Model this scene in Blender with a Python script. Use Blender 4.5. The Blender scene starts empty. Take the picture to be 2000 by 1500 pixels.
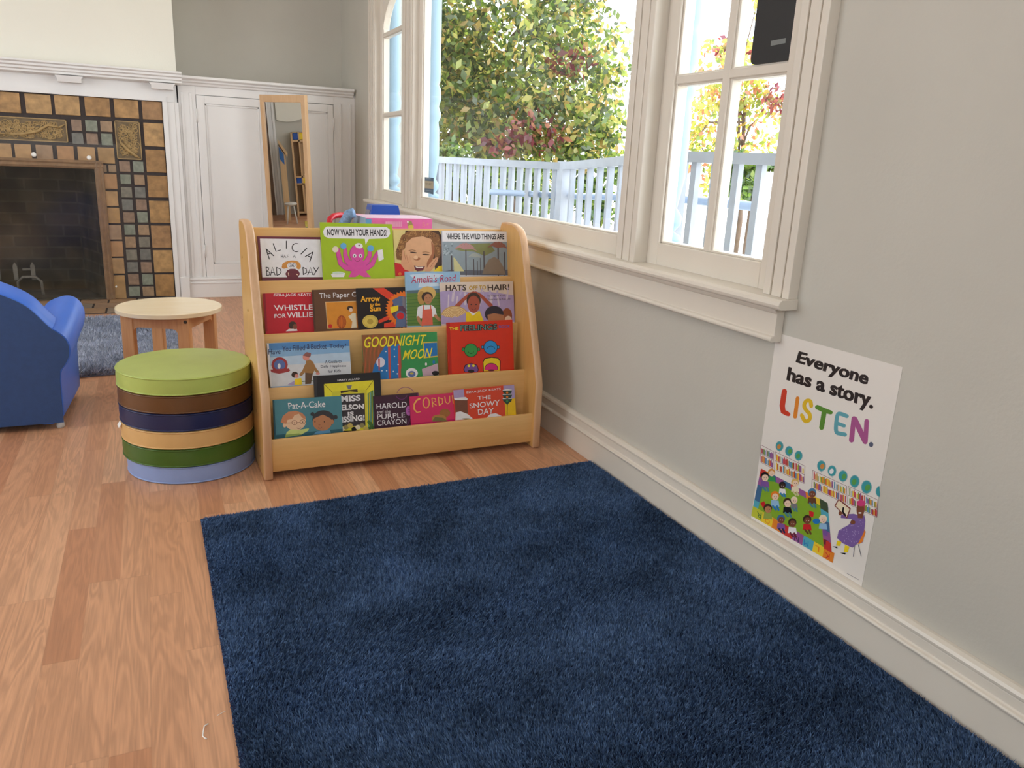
import bpy, bmesh, math, random
import numpy as np
from mathutils import Vector, Matrix
random.seed(7)
SC = bpy.context.scene
COL = SC.collection

# ------------------------------------------------------------------ camera
FPX = 1521.61                      # focal length in pixels of the 2000 x 1500 frame
YAW, PITCH, ROLL = 0.435913, 0.276649, 0.048056
CAM = np.array([-1.35409, 0.0, 1.0])
_cy, _sy, _cp, _sp = math.cos(YAW), math.sin(YAW), math.cos(PITCH), math.sin(PITCH)
_f = np.array([_sy*_cp, _cy*_cp, -_sp]); _r = np.array([_cy, -_sy, 0.0]); _u = np.cross(_r, _f)
_cr, _sr = math.cos(ROLL), math.sin(ROLL)
RIGHT, UP, FWD = _cr*_r + _sr*_u, -_sr*_r + _cr*_u, _f
cd = bpy.data.cameras.new('camera'); cam = bpy.data.objects.new('camera', cd); COL.objects.link(cam)
cd.sensor_width = 36.0; cd.lens = FPX*36.0/2000.0; cd.clip_start = 0.05; cd.clip_end = 300
cam.matrix_world = Matrix(((RIGHT[0], UP[0], -FWD[0], CAM[0]), (RIGHT[1], UP[1], -FWD[1], CAM[1]), (RIGHT[2], UP[2], -FWD[2], CAM[2]), (0, 0, 0, 1)))
SC.camera = cam

def ray(px, py):
    return RIGHT*((px-1000.0)/FPX) + UP*((750.0-py)/FPX) + FWD
def at(px, py, p0, n):             # where the line of sight of a measured pixel meets a plane
    d = ray(px, py); n = np.asarray(n, float)
    return CAM + d*(((np.asarray(p0, float)-CAM) @ n)/(d @ n))
def atx(px, py, x): return at(px, py, (x, 0, 0), (1, 0, 0))
def aty(px, py, y): return at(px, py, (0, y, 0), (0, 1, 0))
def atz(px, py, z): return at(px, py, (0, 0, z), (0, 0, 1))
def atd(px, py, d): return CAM + ray(px, py)*d

# ------------------------------------------------------------------ light
SC.view_settings.view_transform = 'Standard'; SC.view_settings.look = 'None'
SC.view_settings.exposure = 0.22; SC.view_settings.gamma = 1.0; SC.view_settings.use_curve_mapping = False
W = bpy.data.worlds.new('sky'); SC.world = W; W.use_nodes = True
bg = W.node_tree.nodes['Background']; bg.inputs[0].default_value = (0.88, 0.94, 1.0, 1); bg.inputs[1].default_value = 4.4
def lamp(name, kind, loc, energy, color, size=None, rot=None, target=None):
    d = bpy.data.lights.new(name, kind); d.energy = energy; d.color = color
    o = bpy.data.objects.new(name, d); COL.objects.link(o); o.location = loc
    if kind == 'AREA':
        d.shape = 'RECTANGLE'; d.size, d.size_y = size
    if target is not None:
        v = Vector(target)-Vector(loc); o.rotation_euler = v.to_track_quat('-Z', 'Y').to_euler()
    return o
sun = lamp('sun', 'SUN', (8, 12, 10), 10.0, (1.0, 0.94, 0.84), target=(2.2, 2.0, 0.0)); sun.data.angle = 0.01
def portal(name, loc, target, size):
    o = lamp(name, 'AREA', loc, 1, (1, 1, 1), size, target=target); o.data.cycles.is_portal = True
    return o
portal('window_portal', (0.24, 3.35, 1.35), (-2, 3.35, 1.35), (4.0, 1.5))
portal('window_portal', (-4.66, 2.8, 1.5), (0, 2.8, 1.5), (3.4, 1.7))
portal('window_portal', (-2.4, -2.06, 1.75), (-2.4, 2, 1.75), (3.0, 1.2))

FILL_LAMP = 8.0                        # strength of the added ceiling fill lamps

# ------------------------------------------------------------------ materials
def lin(c):
    return tuple(((v/255.0)/12.92 if v/255.0 <= 0.04045 else ((v/255.0+0.055)/1.055)**2.4) for v in c)
MATS = {}
def new_mat(name):
    m = bpy.data.materials.new(name); m.use_nodes = True
    return m, m.node_tree, m.node_tree.nodes['Principled BSDF']
def nd(t, kind, **kw):
    n = t.nodes.new(kind)
    for k, v in kw.items():
        if k in n.inputs: n.inputs[k].default_value = v
        else: setattr(n, k, v)
    return n
def M(name, rgb=None, rough=0.5, noise=0.0, scale=20.0, spec=0.5, bump=0.0, bscale=200.0, metal=0.0, coat=0.0):
    """a procedural paint: base colour given as it looks under white light (0-255), mottled by noise"""
    if name in MATS: return MATS[name]
    m, t, b = new_mat(name); c = lin(rgb)
    b.inputs['Roughness'].default_value = rough; b.inputs['Specular IOR Level'].default_value = spec
    b.inputs['Metallic'].default_value = metal; b.inputs['Coat Weight'].default_value = coat
    b.inputs['Base Color'].default_value = (*c, 1)
    tc = nd(t, 'ShaderNodeTexCoord')
    if noise > 0:
        n = nd(t, 'ShaderNodeTexNoise', Scale=scale, Detail=5.0)
        r = nd(t, 'ShaderNodeValToRGB')
        r.color_ramp.elements[0].position = 0.3; r.color_ramp.elements[1].position = 0.7
        r.color_ramp.elements[0].color = (*[v*(1-noise) for v in c], 1); r.color_ramp.elements[1].color = (*[min(1, v*(1+noise)) for v in c], 1)
        t.links.new(tc.outputs['Object'], n.inputs['Vector']); t.links.new(n.outputs['Fac'], r.inputs['Fac'])
        t.links.new(r.outputs['Color'], b.inputs['Base Color'])
    if bump > 0:
        n2 = nd(t, 'ShaderNodeTexNoise', Scale=bscale, Detail=3.0); bp = nd(t, 'ShaderNodeBump', Strength=bump, Distance=0.002)
        t.links.new(tc.outputs['Object'], n2.inputs['Vector']); t.links.new(n2.outputs['Fac'], bp.inputs['Height'])
        t.links.new(bp.outputs['Normal'], b.inputs['Normal'])
    MATS[name] = m
    return m
def wood(name, ca, cb, axis=0, rough=0.4, scale=6.0, stretch=18.0):
    """fine straight-grained wood with the grain along one axis"""
    if name in MATS: return MATS[name]
    m, t, b = new_mat(name)
    tc = nd(t, 'ShaderNodeTexCoord'); mp = nd(t, 'ShaderNodeMapping')
    s = [scale*stretch]*3; s[axis] = scale; mp.inputs['Scale'].default_value = s
    n = nd(t, 'ShaderNodeTexNoise', Scale=1.0, Detail=6.0, Distortion=0.6)
    n2 = nd(t, 'ShaderNodeTexNoise', Scale=3.0, Detail=2.0)
    mx = nd(t, 'ShaderNodeMix', data_type='FLOAT'); mx.inputs[0].default_value = 0.35
    r = nd(t, 'ShaderNodeValToRGB'); r.color_ramp.elements[0].position = 0.32; r.color_ramp.elements[1].position = 0.68
    r.color_ramp.elements[0].color = (*lin(ca), 1); r.color_ramp.elements[1].color = (*lin(cb), 1)
    t.links.new(tc.outputs['Object'], mp.inputs['Vector']); t.links.new(mp.outputs['Vector'], n.inputs['Vector']); t.links.new(tc.outputs['Object'], n2.inputs['Vector'])
    t.links.new(n.outputs['Fac'], mx.inputs[2]); t.links.new(n2.outputs['Fac'], mx.inputs[3])
    t.links.new(mx.outputs[0], r.inputs['Fac']); t.links.new(r.outputs['Color'], b.inputs['Base Color'])
    b.inputs['Roughness'].default_value = rough
    MATS[name] = m
    return m
def flat(name, rgb, rough=0.32):
    return M('ink_'+name, rgb, rough, noise=0.04, scale=60)
def glass(name, tint=(1, 1, 1), refl=1.0, haze=0.0):
    if name in MATS: return MATS[name]
    m = bpy.data.materials.new(name); m.use_nodes = True; t = m.node_tree; t.nodes.clear()
    o = nd(t, 'ShaderNodeOutputMaterial'); tr = nd(t, 'ShaderNodeBsdfTransparent'); tr.inputs[0].default_value = (*tint, 1)
    g = nd(t, 'ShaderNodeBsdfGlossy'); g.inputs['Roughness'].default_value = 0.01 + haze
    fr = nd(t, 'ShaderNodeLayerWeight', Blend=0.5); pw = nd(t, 'ShaderNodeMath', operation='POWER'); pw.inputs[1].default_value = 5.0
    mu = nd(t, 'ShaderNodeMath', operation='MULTIPLY_ADD'); mu.inputs[1].default_value = 0.8*refl; mu.inputs[2].default_value = 0.03*refl
    mx = nd(t, 'ShaderNodeMixShader')
    t.links.new(fr.outputs['Facing'], pw.inputs[0]); t.links.new(pw.outputs[0], mu.inputs[0]); t.links.new(mu.outputs[0], mx.inputs[0])
    t.links.new(tr.outputs[0], mx.inputs[1]); t.links.new(g.outputs[0], mx.inputs[2]); t.links.new(mx.outputs[0], o.inputs[0])
    MATS[name] = m
    return m
def leafmat(name, rgbs, trans=0.55):
    """thin leaves: colour picked per leaf by noise, light shines through"""
    m = bpy.data.materials.new(name); m.use_nodes = True; t = m.node_tree; t.nodes.clear()
    o = nd(t, 'ShaderNodeOutputMaterial'); ge = nd(t, 'ShaderNodeNewGeometry'); r = nd(t, 'ShaderNodeValToRGB'); r.color_ramp.interpolation = 'CONSTANT'
    while len(r.color_ramp.elements) < len(rgbs): r.color_ramp.elements.new(0.5)
    for i, c in enumerate(rgbs):
        r.color_ramp.elements[i].position = i/len(rgbs); r.color_ramp.elements[i].color = (*lin(c), 1)
    d = nd(t, 'ShaderNodeBsdfDiffuse'); tl = nd(t, 'ShaderNodeBsdfTranslucent'); mx = nd(t, 'ShaderNodeMixShader'); mx.inputs[0].default_value = trans
    gl = nd(t, 'ShaderNodeBsdfGlossy'); gl.inputs['Roughness'].default_value = 0.35; mx2 = nd(t, 'ShaderNodeMixShader'); mx2.inputs[0].default_value = 0.06
    t.links.new(ge.outputs['Random Per Island'], r.inputs['Fac']); t.links.new(r.outputs['Color'], d.inputs[0]); t.links.new(r.outputs['Color'], tl.inputs[0])
    t.links.new(d.outputs[0], mx.inputs[1]); t.links.new(tl.outputs[0], mx.inputs[2]); t.links.new(mx.outputs[0], mx2.inputs[1]); t.links.new(gl.outputs[0], mx2.inputs[2])
    t.links.new(mx2.outputs[0], o.inputs[0])
    return m

# ------------------------------------------------------------------ mesh builder
WL = {}
def wloc(o): return WL.get(o.name, Vector((0, 0, 0))) if o is not None else Vector((0, 0, 0))
class MB:
    def __init__(s): s.v = []; s.f = []; s.mi = []; s.mats = []; s.sm = []
    def m(s, mat):
        if mat not in s.mats: s.mats.append(mat)
        return s.mats.index(mat)
    def add(s, vs, fs, mat, smooth=False):
        b = len(s.v); k = s.m(mat); s.v += [tuple(map(float, p)) for p in vs]
        for f in fs: s.f.append([i+b for i in f]); s.mi.append(k); s.sm.append(smooth)
    def box(s, x0, x1, y0, y1, z0, z1, mat, bev=0.0):
        if bev > 0:
            bm = bmesh.new(); bmesh.ops.create_cube(bm, size=1)
            for v in bm.verts: v.co = Vector(((x0+x1)/2+v.co.x*(x1-x0), (y0+y1)/2+v.co.y*(y1-y0), (z0+z1)/2+v.co.z*(z1-z0)))
            bmesh.ops.bevel(bm, geom=bm.edges[:], offset=bev, segments=2, affect='EDGES', profile=0.6)
            bm.verts.index_update(); s.add([v.co for v in bm.verts], [[v.index for v in f.verts] for f in bm.faces], mat); bm.free()
            return
        vs = [(x, y, z) for z in (z0, z1) for y in (y0, y1) for x in (x0, x1)]
        s.add(vs, [(0, 2, 3, 1), (4, 5, 7, 6), (0, 1, 5, 4), (2, 6, 7, 3), (0, 4, 6, 2), (1, 3, 7, 5)], mat)
    def slab(s, quad, off, mat):             # polygon + thickness vector
        n = len(quad); q = [np.asarray(p, float) for p in quad]; o = np.asarray(off, float)
        s.add(q+[p+o for p in q], [list(range(n)), list(range(2*n-1, n-1, -1))]+[(i, i+n, (i+1) % n+n, (i+1) % n) for i in range(n)], mat)
    def extrude(s, prof, fn, a, b, mat, smooth=False):  # closed 2-D profile, fn(u,v,t) -> xyz
        n = len(prof); vs = [fn(u, v, a) for u, v in prof]+[fn(u, v, b) for u, v in prof]
        s.add(vs, [list(range(n)), list(range(2*n-1, n-1, -1))]+[(i, i+n, (i+1) % n+n, (i+1) % n) for i in range(n)], mat, smooth)
    def loft(s, rings, mat, smooth=True, caps=True, closed=True):
        n = len(rings[0]); vs = [p for r in rings for p in r]; fs = []
        for k in range(len(rings)-1):
            for i in range(n if closed else n-1):
                j = (i+1) % n; fs.append((k*n+i, k*n+j, (k+1)*n+j, (k+1)*n+i))
        if caps: fs += [list(range(n-1, -1, -1)), [(len(rings)-1)*n+i for i in range(n)]]
        s.add(vs, fs, mat, smooth)
    def tube(s, pts, r, mat, n=10, caps=True):
        pts = [Vector(p) for p in pts]; rings = []
        rr = r if isinstance(r, (list, tuple)) else [r]*len(pts)
        up = Vector((0.13, 0.31, 0.94)).normalized()
        for i, p in enumerate(pts):
            t = (pts[min(i+1, len(pts)-1)]-pts[max(i-1, 0)]).normalized()
            if abs(t.dot(up)) > 0.97: up = Vector((0.9, 0.3, 0.1)).normalized()
            a = t.cross(up).normalized(); b = t.cross(a)
            rings.append([p+(a*math.cos(2*math.pi*k/n)+b*math.sin(2*math.pi*k/n))*rr[i] for k in range(n)])
        s.loft(rings, mat, True, caps)
    def lathe(s, prof, cx, cy, mat, n=24, z=0.0):   # (radius, z)
        s.loft([[(cx+r*math.cos(2*math.pi*k/n), cy+r*math.sin(2*math.pi*k/n), z+h) for k in range(n)] for r, h in prof], mat, True, True)
    def build(s, name, parent=None, auto=None):
        me = bpy.data.meshes.new(name); w = wloc(parent)
        me.from_pydata([(x-w.x, y-w.y, z-w.z) for x, y, z in s.v], [], s.f); me.update()
        for m_ in s.mats: me.materials.append(m_)
        me.polygons.foreach_set('material_index', s.mi); me.polygons.foreach_set('use_smooth', s.sm)
        bm = bmesh.new(); bm.from_mesh(me); bmesh.ops.recalc_face_normals(bm, faces=bm.faces[:]); bm.to_mesh(me); bm.free()
        o = bpy.data.objects.new(name, me); COL.objects.link(o)
        if parent is not None: o.parent = parent
        WL[o.name] = w
        return o
def raw(name, verts, faces, mat, parent=None):       # fast path for very large meshes of triangles / quads
    me = bpy.data.meshes.new(name); w = wloc(parent); k = faces.shape[1]
    v = np.asarray(verts, np.float32)-np.array(w, np.float32); n = len(faces)
    me.vertices.add(len(v)); me.vertices.foreach_set('co', v.ravel())
    me.loops.add(n*k); me.loops.foreach_set('vertex_index', faces.astype(np.int32).ravel())
    me.polygons.add(n); me.polygons.foreach_set('loop_start', np.arange(0, n*k, k, dtype=np.int32))
    me.update(calc_edges=True); me.materials.append(mat)
    o = bpy.data.objects.new(name, me); COL.objects.link(o)
    if parent is not None: o.parent = parent
    WL[o.name] = w
    return o
def tag(o, label, cat, group=None, kind=None):
    o['label'] = label; o['category'] = cat
    if group: o['group'] = group
    if kind: o['kind'] = kind
    return o
def thing(name, label, cat, loc, group=None):
    o = bpy.data.objects.new(name, None); COL.objects.link(o); o.location = loc; o.empty_display_size = 0.05
    WL[o.name] = Vector(loc)
    return tag(o, label, cat, group)
def S(o, label, cat):
    return tag(o, label, cat, kind='structure')
def smoothen(o, angle=40):
    for p in o.data.polygons: p.use_smooth = True
    md = o.modifiers.new('edge', 'EDGE_SPLIT'); md.split_angle = math.radians(angle)
    return o
def bevel(o, w=0.003, seg=2):
    md = o.modifiers.new('bevel', 'BEVEL'); md.width = w; md.segments = seg; md.limit_method = 'ANGLE'; md.angle_limit = math.radians(40)
    return o

# ------------------------------------------------------------------ printed surfaces
_tc = {}
def glyphs(body, bold=0.0, shear=0.0):
    key = (body, bold, shear)
    if key in _tc: return _tc[key]
    cu = bpy.data.curves.new('lettering', 'FONT'); cu.body = body; cu.offset = bold; cu.shear = shear; cu.resolution_u = 3
    o = bpy.data.objects.new('lettering', cu); COL.objects.link(o)
    dg = bpy.context.evaluated_depsgraph_get(); dg.update()
    me = bpy.data.meshes.new_from_object(o.evaluated_get(dg))
    v = np.zeros(len(me.vertices)*3); me.vertices.foreach_get('co', v); v = v.reshape(-1, 3)[:, :2]
    f = [list(p.vertices) for p in me.polygons]
    bpy.data.objects.remove(o); bpy.data.curves.remove(cu); bpy.data.meshes.remove(me)
    mn, mx = v.min(0), v.max(0); v = (v-mn)/(mx-mn)
    _tc[key] = (v, f)
    return _tc[key]
def soft(pts, n=2, closed=False):     # corner cutting
    for _ in range(n):
        m = len(pts); o = [] if closed else [pts[0]]
        for i in range(m if closed else m-1):
            p, q = np.array(pts[i], float), np.array(pts[(i+1) % m], float); o += [tuple(p*.75+q*.25), tuple(p*.25+q*.75)]
        pts = o if closed else o+[pts[-1]]
    return pts
class Print:
    """ink laid on a flat sheet; shapes are given in the enlargement (origin ox,oy, factor k) they were measured in"""
    def __init__(s, p0, n, ox, oy, k, step=0.00022):
        s.p0 = np.asarray(p0, float); s.n = np.asarray(n, float); s.o = (ox, oy, k); s.mb = MB(); s.step = step; s.lay = 1; s.cnt = 0
    def P(s, x, y):
        ox, oy, k = s.o
        return at(ox+x/k, oy+y/k, s.p0, s.n)
    def frame(s, ox, oy, k): s.o = (ox, oy, k)
    def lift(s, lay):
        s.cnt += 1
        return s.n*(s.step*(lay+s.cnt*.0012))
    def poly(s, pts, mat, lay=None):
        lay = s.lay if lay is None else lay
        lf = s.lift(lay); s.mb.add([s.P(*p)+lf for p in pts], [list(range(len(pts)))], mat)
    def disc(s, cx, cy, rx, ry=None, mat=None, lay=None, a0=0, a1=360, n=20, rot=0):
        ry = rx if ry is None else ry; c, q = math.cos(math.radians(rot)), math.sin(math.radians(rot)); pts = []
        for i in range(n if a1-a0 >= 360 else n+1):
            a = math.radians(a0+(a1-a0)*i/n); x, y = rx*math.cos(a), ry*math.sin(a); pts.append((cx+x*c-y*q, cy+x*q+y*c))
        s.poly(pts, mat, lay)
    def stroke(s, pts, w, mat, lay=None, caps=True):
        lay = s.lay if lay is None else lay
        ww = [w]*len(pts) if not isinstance(w, (list, tuple)) else list(np.interp(np.linspace(0, 1, len(pts)), np.linspace(0, 1, len(w)), w)); L = []; R = []
        for i, p in enumerate(pts):
            a = np.array(pts[max(i-1, 0)], float); b = np.array(pts[min(i+1, len(pts)-1)], float); d = b-a; d /= np.linalg.norm(d)+1e-9
            nn = np.array([-d[1], d[0]])*ww[i]/2
            L.append(np.array(p)+nn); R.append(np.array(p)-nn)
        for i in range(len(pts)-1): s.poly([L[i], L[i+1], R[i+1], R[i]], mat, lay)
        if caps:
            for p, w_ in ((pts[0], ww[0]), (pts[-1], ww[-1])): s.disc(p[0], p[1], w_/2, None, mat, lay+0.15, n=8)
    def arc(s, cx, cy, r, a0, a1, w, mat, lay=None, ry=None, n=10):
        ry = r if ry is None else ry
        s.stroke([(cx+r*math.cos(math.radians(a0+(a1-a0)*i/n)), cy+ry*math.sin(math.radians(a0+(a1-a0)*i/n))) for i in range(n+1)], w, mat, lay)
    def text(s, body, quad, mat, lay=None, bold=0.0, shear=0.0):   # quad TL TR BR BL
        lay = s.lay if lay is None else lay
        v, f = glyphs(body, bold, shear); q = [np.array(p, float) for p in quad]; pts = []; lf = s.lift(lay)
        for a, b in v:
            t = q[0]*(1-a)+q[1]*a; bt = q[3]*(1-a)+q[2]*a; p = bt*(1-b)+t*b; pts.append(s.P(p[0], p[1])+lf)
        s.mb.add(pts, f, mat)
    def line(s, body, x, y, w, h, mat, slope=0.0, **kw):             # lettering on a straight sloping line, x,y = lower left
        s.text(body, [(x, y-h), (x+w, y-h+slope*w), (x+w, y+slope*w), (x, y)], mat, **kw)
# ------------------------------------------------------------------ paints of the room
GREY = M('grey_wall_paint', (199, 195, 184), 0.6, 0.03, 3, bump=0.25, bscale=120)
CREAM = M('cream_wall_paint', (236, 233, 220), 0.6, 0.015, 3, bump=0.2, bscale=120)
TRIM = M('white_trim_paint', (226, 218, 205), 0.32, 0.02, 6, bump=0.08, bscale=60)
WHITE = M('white_gloss_paint', (235, 233, 230), 0.35, 0.015, 6, bump=0.05, bscale=60)
CEIL = M('ceiling_paint', (244, 242, 236), 0.7, 0.01, 3)
GLASS = glass('window_glass', (1, 1, 1), 0.55)
XW = 0.012                                  # face of the window wall
YB = 6.2; XL = -4.6; YF = -2.0; ZC = 2.7

def floor_material():
    m, t, b = new_mat('oak_strip_laminate')
    g = nd(t, 'ShaderNodeNewGeometry'); sp = nd(t, 'ShaderNodeSeparateXYZ'); t.links.new(g.outputs['Position'], sp.inputs[0])
    def ma(op, a, bb=None):
        n = nd(t, 'ShaderNodeMath', operation=op)
        for i, q in enumerate((a, bb)):
            if q is None: continue
            if isinstance(q, (int, float)): n.inputs[i].default_value = q
            else: t.links.new(q, n.inputs[i])
        return n.outputs[0]
    SW = 0.0655
    xs = ma('DIVIDE', ma('ADD', sp.outputs[0], 10.0), SW); row = ma('FLOOR', xs); fx = ma('FRACT', xs)
    w1 = nd(t, 'ShaderNodeTexWhiteNoise', noise_dimensions='1D'); t.links.new(row, w1.inputs['W'])
    ys = ma('ADD', ma('DIVIDE', ma('ADD', sp.outputs[1], 10.0), 0.62), ma('MULTIPLY', w1.outputs['Value'], 7.3))
    seg = ma('FLOOR', ys); fy = ma('FRACT', ys)
    cv = nd(t, 'ShaderNodeCombineXYZ'); t.links.new(row, cv.inputs[0]); t.links.new(seg, cv.inputs[1])
    w2 = nd(t, 'ShaderNodeTexWhiteNoise', noise_dimensions='2D'); t.links.new(cv.outputs[0], w2.inputs['Vector'])
    ramp = nd(t, 'ShaderNodeValToRGB'); cr = ramp.color_ramp
    cols = [(0.0, (184, 129, 94)), (0.25, (195, 143, 107)), (0.75, (202, 151, 115)), (1.0, (209, 161, 125))]
    while len(cr.elements) < 4: cr.elements.new(0.5)
    for e, (p, c) in zip(cr.elements, cols): e.position = p; e.color = (*lin(c), 1)
    t.links.new(w2.outputs['Value'], ramp.inputs['Fac'])
    # grain, shifted from strip to strip
    mp = nd(t, 'ShaderNodeCombineXYZ'); rs = ma('MULTIPLY', w2.outputs['Value'], 37.0)
    t.links.new(ma('ADD', ma('MULTIPLY', sp.outputs[0], 17.0), rs), mp.inputs[0]); t.links.new(ma('ADD', ma('MULTIPLY', sp.outputs[1], 1.7), rs), mp.inputs[1]); t.links.new(rs, mp.inputs[2])
    n1 = nd(t, 'ShaderNodeTexNoise', Scale=1.0, Detail=3.0, Distortion=0.8); t.links.new(mp.outputs[0], n1.inputs['Vector'])
    wv = nd(t, 'ShaderNodeMath', operation='SINE'); t.links.new(ma('MULTIPLY', n1.outputs['Fac'], 50.0), wv.inputs[0])
    mp2 = nd(t, 'ShaderNodeCombineXYZ'); t.links.new(ma('MULTIPLY', sp.outputs[0], 330.0), mp2.inputs[0]); t.links.new(ma('MULTIPLY', sp.outputs[1], 9.0), mp2.inputs[1]); t.links.new(rs, mp2.inputs[2])
    n2 = nd(t, 'ShaderNodeTexNoise', Scale=1.0, Detail=3.0); t.links.new(mp2.outputs[0], n2.inputs['Vector'])
    gr = ma('ADD', ma('MULTIPLY', wv.outputs[0], ma('ADD', 0.05, ma('MULTIPLY', w2.outputs['Color'], 0.10))), ma('MULTIPLY', ma('SUBTRACT', n2.outputs['Fac'], 0.5), 0.42))
    # seams
    ex = ma('LESS_THAN', ma('MINIMUM', fx, ma('SUBTRACT', 1.0, fx)), 0.014); ey = ma('LESS_THAN', ma('MINIMUM', fy, ma('SUBTRACT', 1.0, fy)), 0.003)
    seam = ma('MULTIPLY', ma('MAXIMUM', ex, ey), -0.08)
    val = ma('ADD', ma('ADD', gr, seam), 1.0)
    hs = nd(t, 'ShaderNodeHueSaturation'); t.links.new(ramp.outputs[0], hs.inputs['Color']); t.links.new(val, hs.inputs['Value'])
    t.links.new(hs.outputs[0], b.inputs['Base Color']); b.inputs['Roughness'].default_value = 0.38; b.inputs['Specular IOR Level'].default_value = 0.45
    bp = nd(t, 'ShaderNodeBump', Strength=0.12, Distance=0.001); t.links.new(val, bp.inputs['Height']); t.links.new(bp.outputs[0], b.inputs['Normal'])
    return m
mb = MB(); mb.box(XL-0.1, 0.21, YF-0.1, YB+0.1, -0.12, 0, floor_material())
S(mb.build('floor'), 'salmon oak strip laminate floor running towards the fireplace', 'floor')
mb = MB(); mb.box(XL-0.1, 0.21, YF-0.1, YB+0.1, ZC, ZC+0.1, CEIL); S(mb.build('ceiling'), 'plain white ceiling of the room', 'ceiling')

# window wall with its opening, back wall, unseen left and front walls with their own windows
Y0, Y1, Z0, Z1 = 1.44, 5.288, 0.70, 2.1
mb = MB(); X2 = 0.21
mb.box(XW, X2, YF-0.1, Y0, 0, ZC, GREY); mb.box(XW, X2, Y1, YB+0.1, 0, ZC, GREY)
mb.box(XW, X2, Y0, Y1, 0, Z0, GREY); mb.box(XW, X2, Y0, Y1, Z1, ZC, GREY)
S(mb.build('wall_right'), 'warm grey wall under and beside the window on the right', 'wall')
mb = MB(); mb.box(XL-0.1, X2, YB, YB+0.1, 0, ZC, GREY)
S(mb.build('wall_back'), 'grey wall above the white panelled cabinet', 'wall')
mb = MB()
mb.box(XL-0.1, XL, YF-0.1, 1.1, 0, ZC, GREY); mb.box(XL-0.1, XL, 4.5, YB+0.1, 0, ZC, GREY); mb.box(XL-0.1, XL, 1.1, 4.5, 0, 0.65, GREY); mb.box(XL-0.1, XL, 1.1, 4.5, 2.35, ZC, GREY)
S(mb.build('wall_left'), 'grey wall at the far left seen only in the mirror', 'wall')
mb = MB()
mb.box(XL-0.1, -3.9, YF-0.1, YF, 0, ZC, GREY); mb.box(-0.9, X2, YF-0.1, YF, 0, ZC, GREY); mb.box(-3.9, -0.9, YF-0.1, YF, 0, 1.15, GREY); mb.box(-3.9, -0.9, YF-0.1, YF, 2.35, ZC, GREY)
S(mb.build('wall_front'), 'grey wall behind the viewer', 'wall')
def plain_window(name, fn, a0, a1, label, zb=.65):
    mb = MB()
    for (u0, u1, z0, z1) in ((a0, a0+.07, zb, 2.35), (a1-.07, a1, zb, 2.35), (a0+.07, a1-.07, zb, zb+.07), (a0+.07, a1-.07, 2.28, 2.35), ((a0+a1)/2-.03, (a0+a1)/2+.03, zb+.07, 2.28)):
        p, q = fn(u0, 0.02), fn(u1, 0.07); mb.box(min(p[0], q[0]), max(p[0], q[0]), min(p[1], q[1]), max(p[1], q[1]), z0, z1, WHITE)
    o = S(mb.build(name), label, 'window'); g = MB(); p, q = fn(a0+.05, 0.042), fn(a1-.05, 0.048)
    g.box(min(p[0], q[0]), max(p[0], q[0]), min(p[1], q[1]), max(p[1], q[1]), zb+.05, 2.3, GLASS); g.build('pane', o)
plain_window('window_4', lambda u, d: (XL-d, u), 1.1, 4.5, 'white framed window in the left wall outside the view')
plain_window('window_5', lambda u, d: (u, YF-d), -3.9, -0.9, 'white framed window in the front wall behind the viewer', 1.15)
# plaster arch in the far left wall that shows at the top of the mirror
arc = [(4.75+0.75*i/14, 1.02+1.4*(4.75+0.75*i/14-5.38)**2) for i in range(15)]

# baseboard: stepped profile along the window wall
def runy(prof, y0, y1, mat, name, label, cat='baseboard'):
    mb = MB(); mb.extrude(prof, lambda u, v, t: (XW-u, t, v), y0, y1, mat); return S(bevel(mb.build(name), 0.0015), label, cat)
bprof = [(0, 0), (.020, 0), (.020, .084), (.026, .086), (.028, .091), (.026, .095), (.021, .0965), (.018, .0985), (.018, .118), (.017, .1215), (.021, .1225), (.022, .129), (.019, .135), (.010, .139), (0, .139)]
runy(bprof, YF, 5.765, TRIM, 'baseboard_right', 'off white moulded baseboard along the window wall')

# ------------------------------------------------------------------ the triple window
def casing(y0, y1, z0, z1, flip=False, name='trim_1', label='', w3=False):
    mb = MB(); w = y1-y0
    st = [(0, .22, -.012), (.22, .30, -.004), (.30, .62, -.008), (.62, .70, -.001), (.70, .93, -.006), (.93, 1, .0)]
    for a, b, x in st:
        if flip: a, b = 1-b, 1-a
        mb.box(x-.004, 0.045, y0+a*w, y0+b*w, z0, z1, TRIM)
    return S(bevel(mb.build(name), 0.002, 2), label, 'window trim')
ZS = 0.722
casing(1.373, 1.473, ZS, 2.2, False, 'trim_1', 'fluted white casing at the near edge of the window')
casing(2.034, 2.153, ZS, 2.1, False, 'trim_2', 'fluted white mullion post between wide pane and near sash')
casing(4.370, 4.518, ZS, 2.1, True, 'trim_3', 'fluted white mullion post between wide pane and arched far sash')
casing(5.180, 5.295, ZS, 2.2, True, 'trim_4', 'fluted white casing at the far edge of the window')
mb = MB(); mb.box(-.012, .06, 1.473, 5.18, 2.08, 2.2, TRIM); S(bevel(mb.build('trim_5')), 'white head casing above the window', 'window trim')
sprof = [(0, .697), (.048, .697), (.055, .701), (.0575, .7085), (.055, .716), (.048, .7215), (-.04, .724), (-.04, .697)]
o = runy(sprof, 1.369, 5.335, TRIM, 'trim_6', 'rounded white window stool running the whole window width', 'window sill')
aprof = [(0, .6125), (.03, .6125), (.034, .616), (.0345, .621), (.031, .6255), (.024, .628), (.024, .682), (.028, .684), (.031, .690), (.031, .697), (0, .697)]
runy(aprof, 1.405, 5.28, TRIM, 'trim_7', 'white apron board with a bead under the window stool', 'window trim')
XF, XG = 0.030, 0.048
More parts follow.
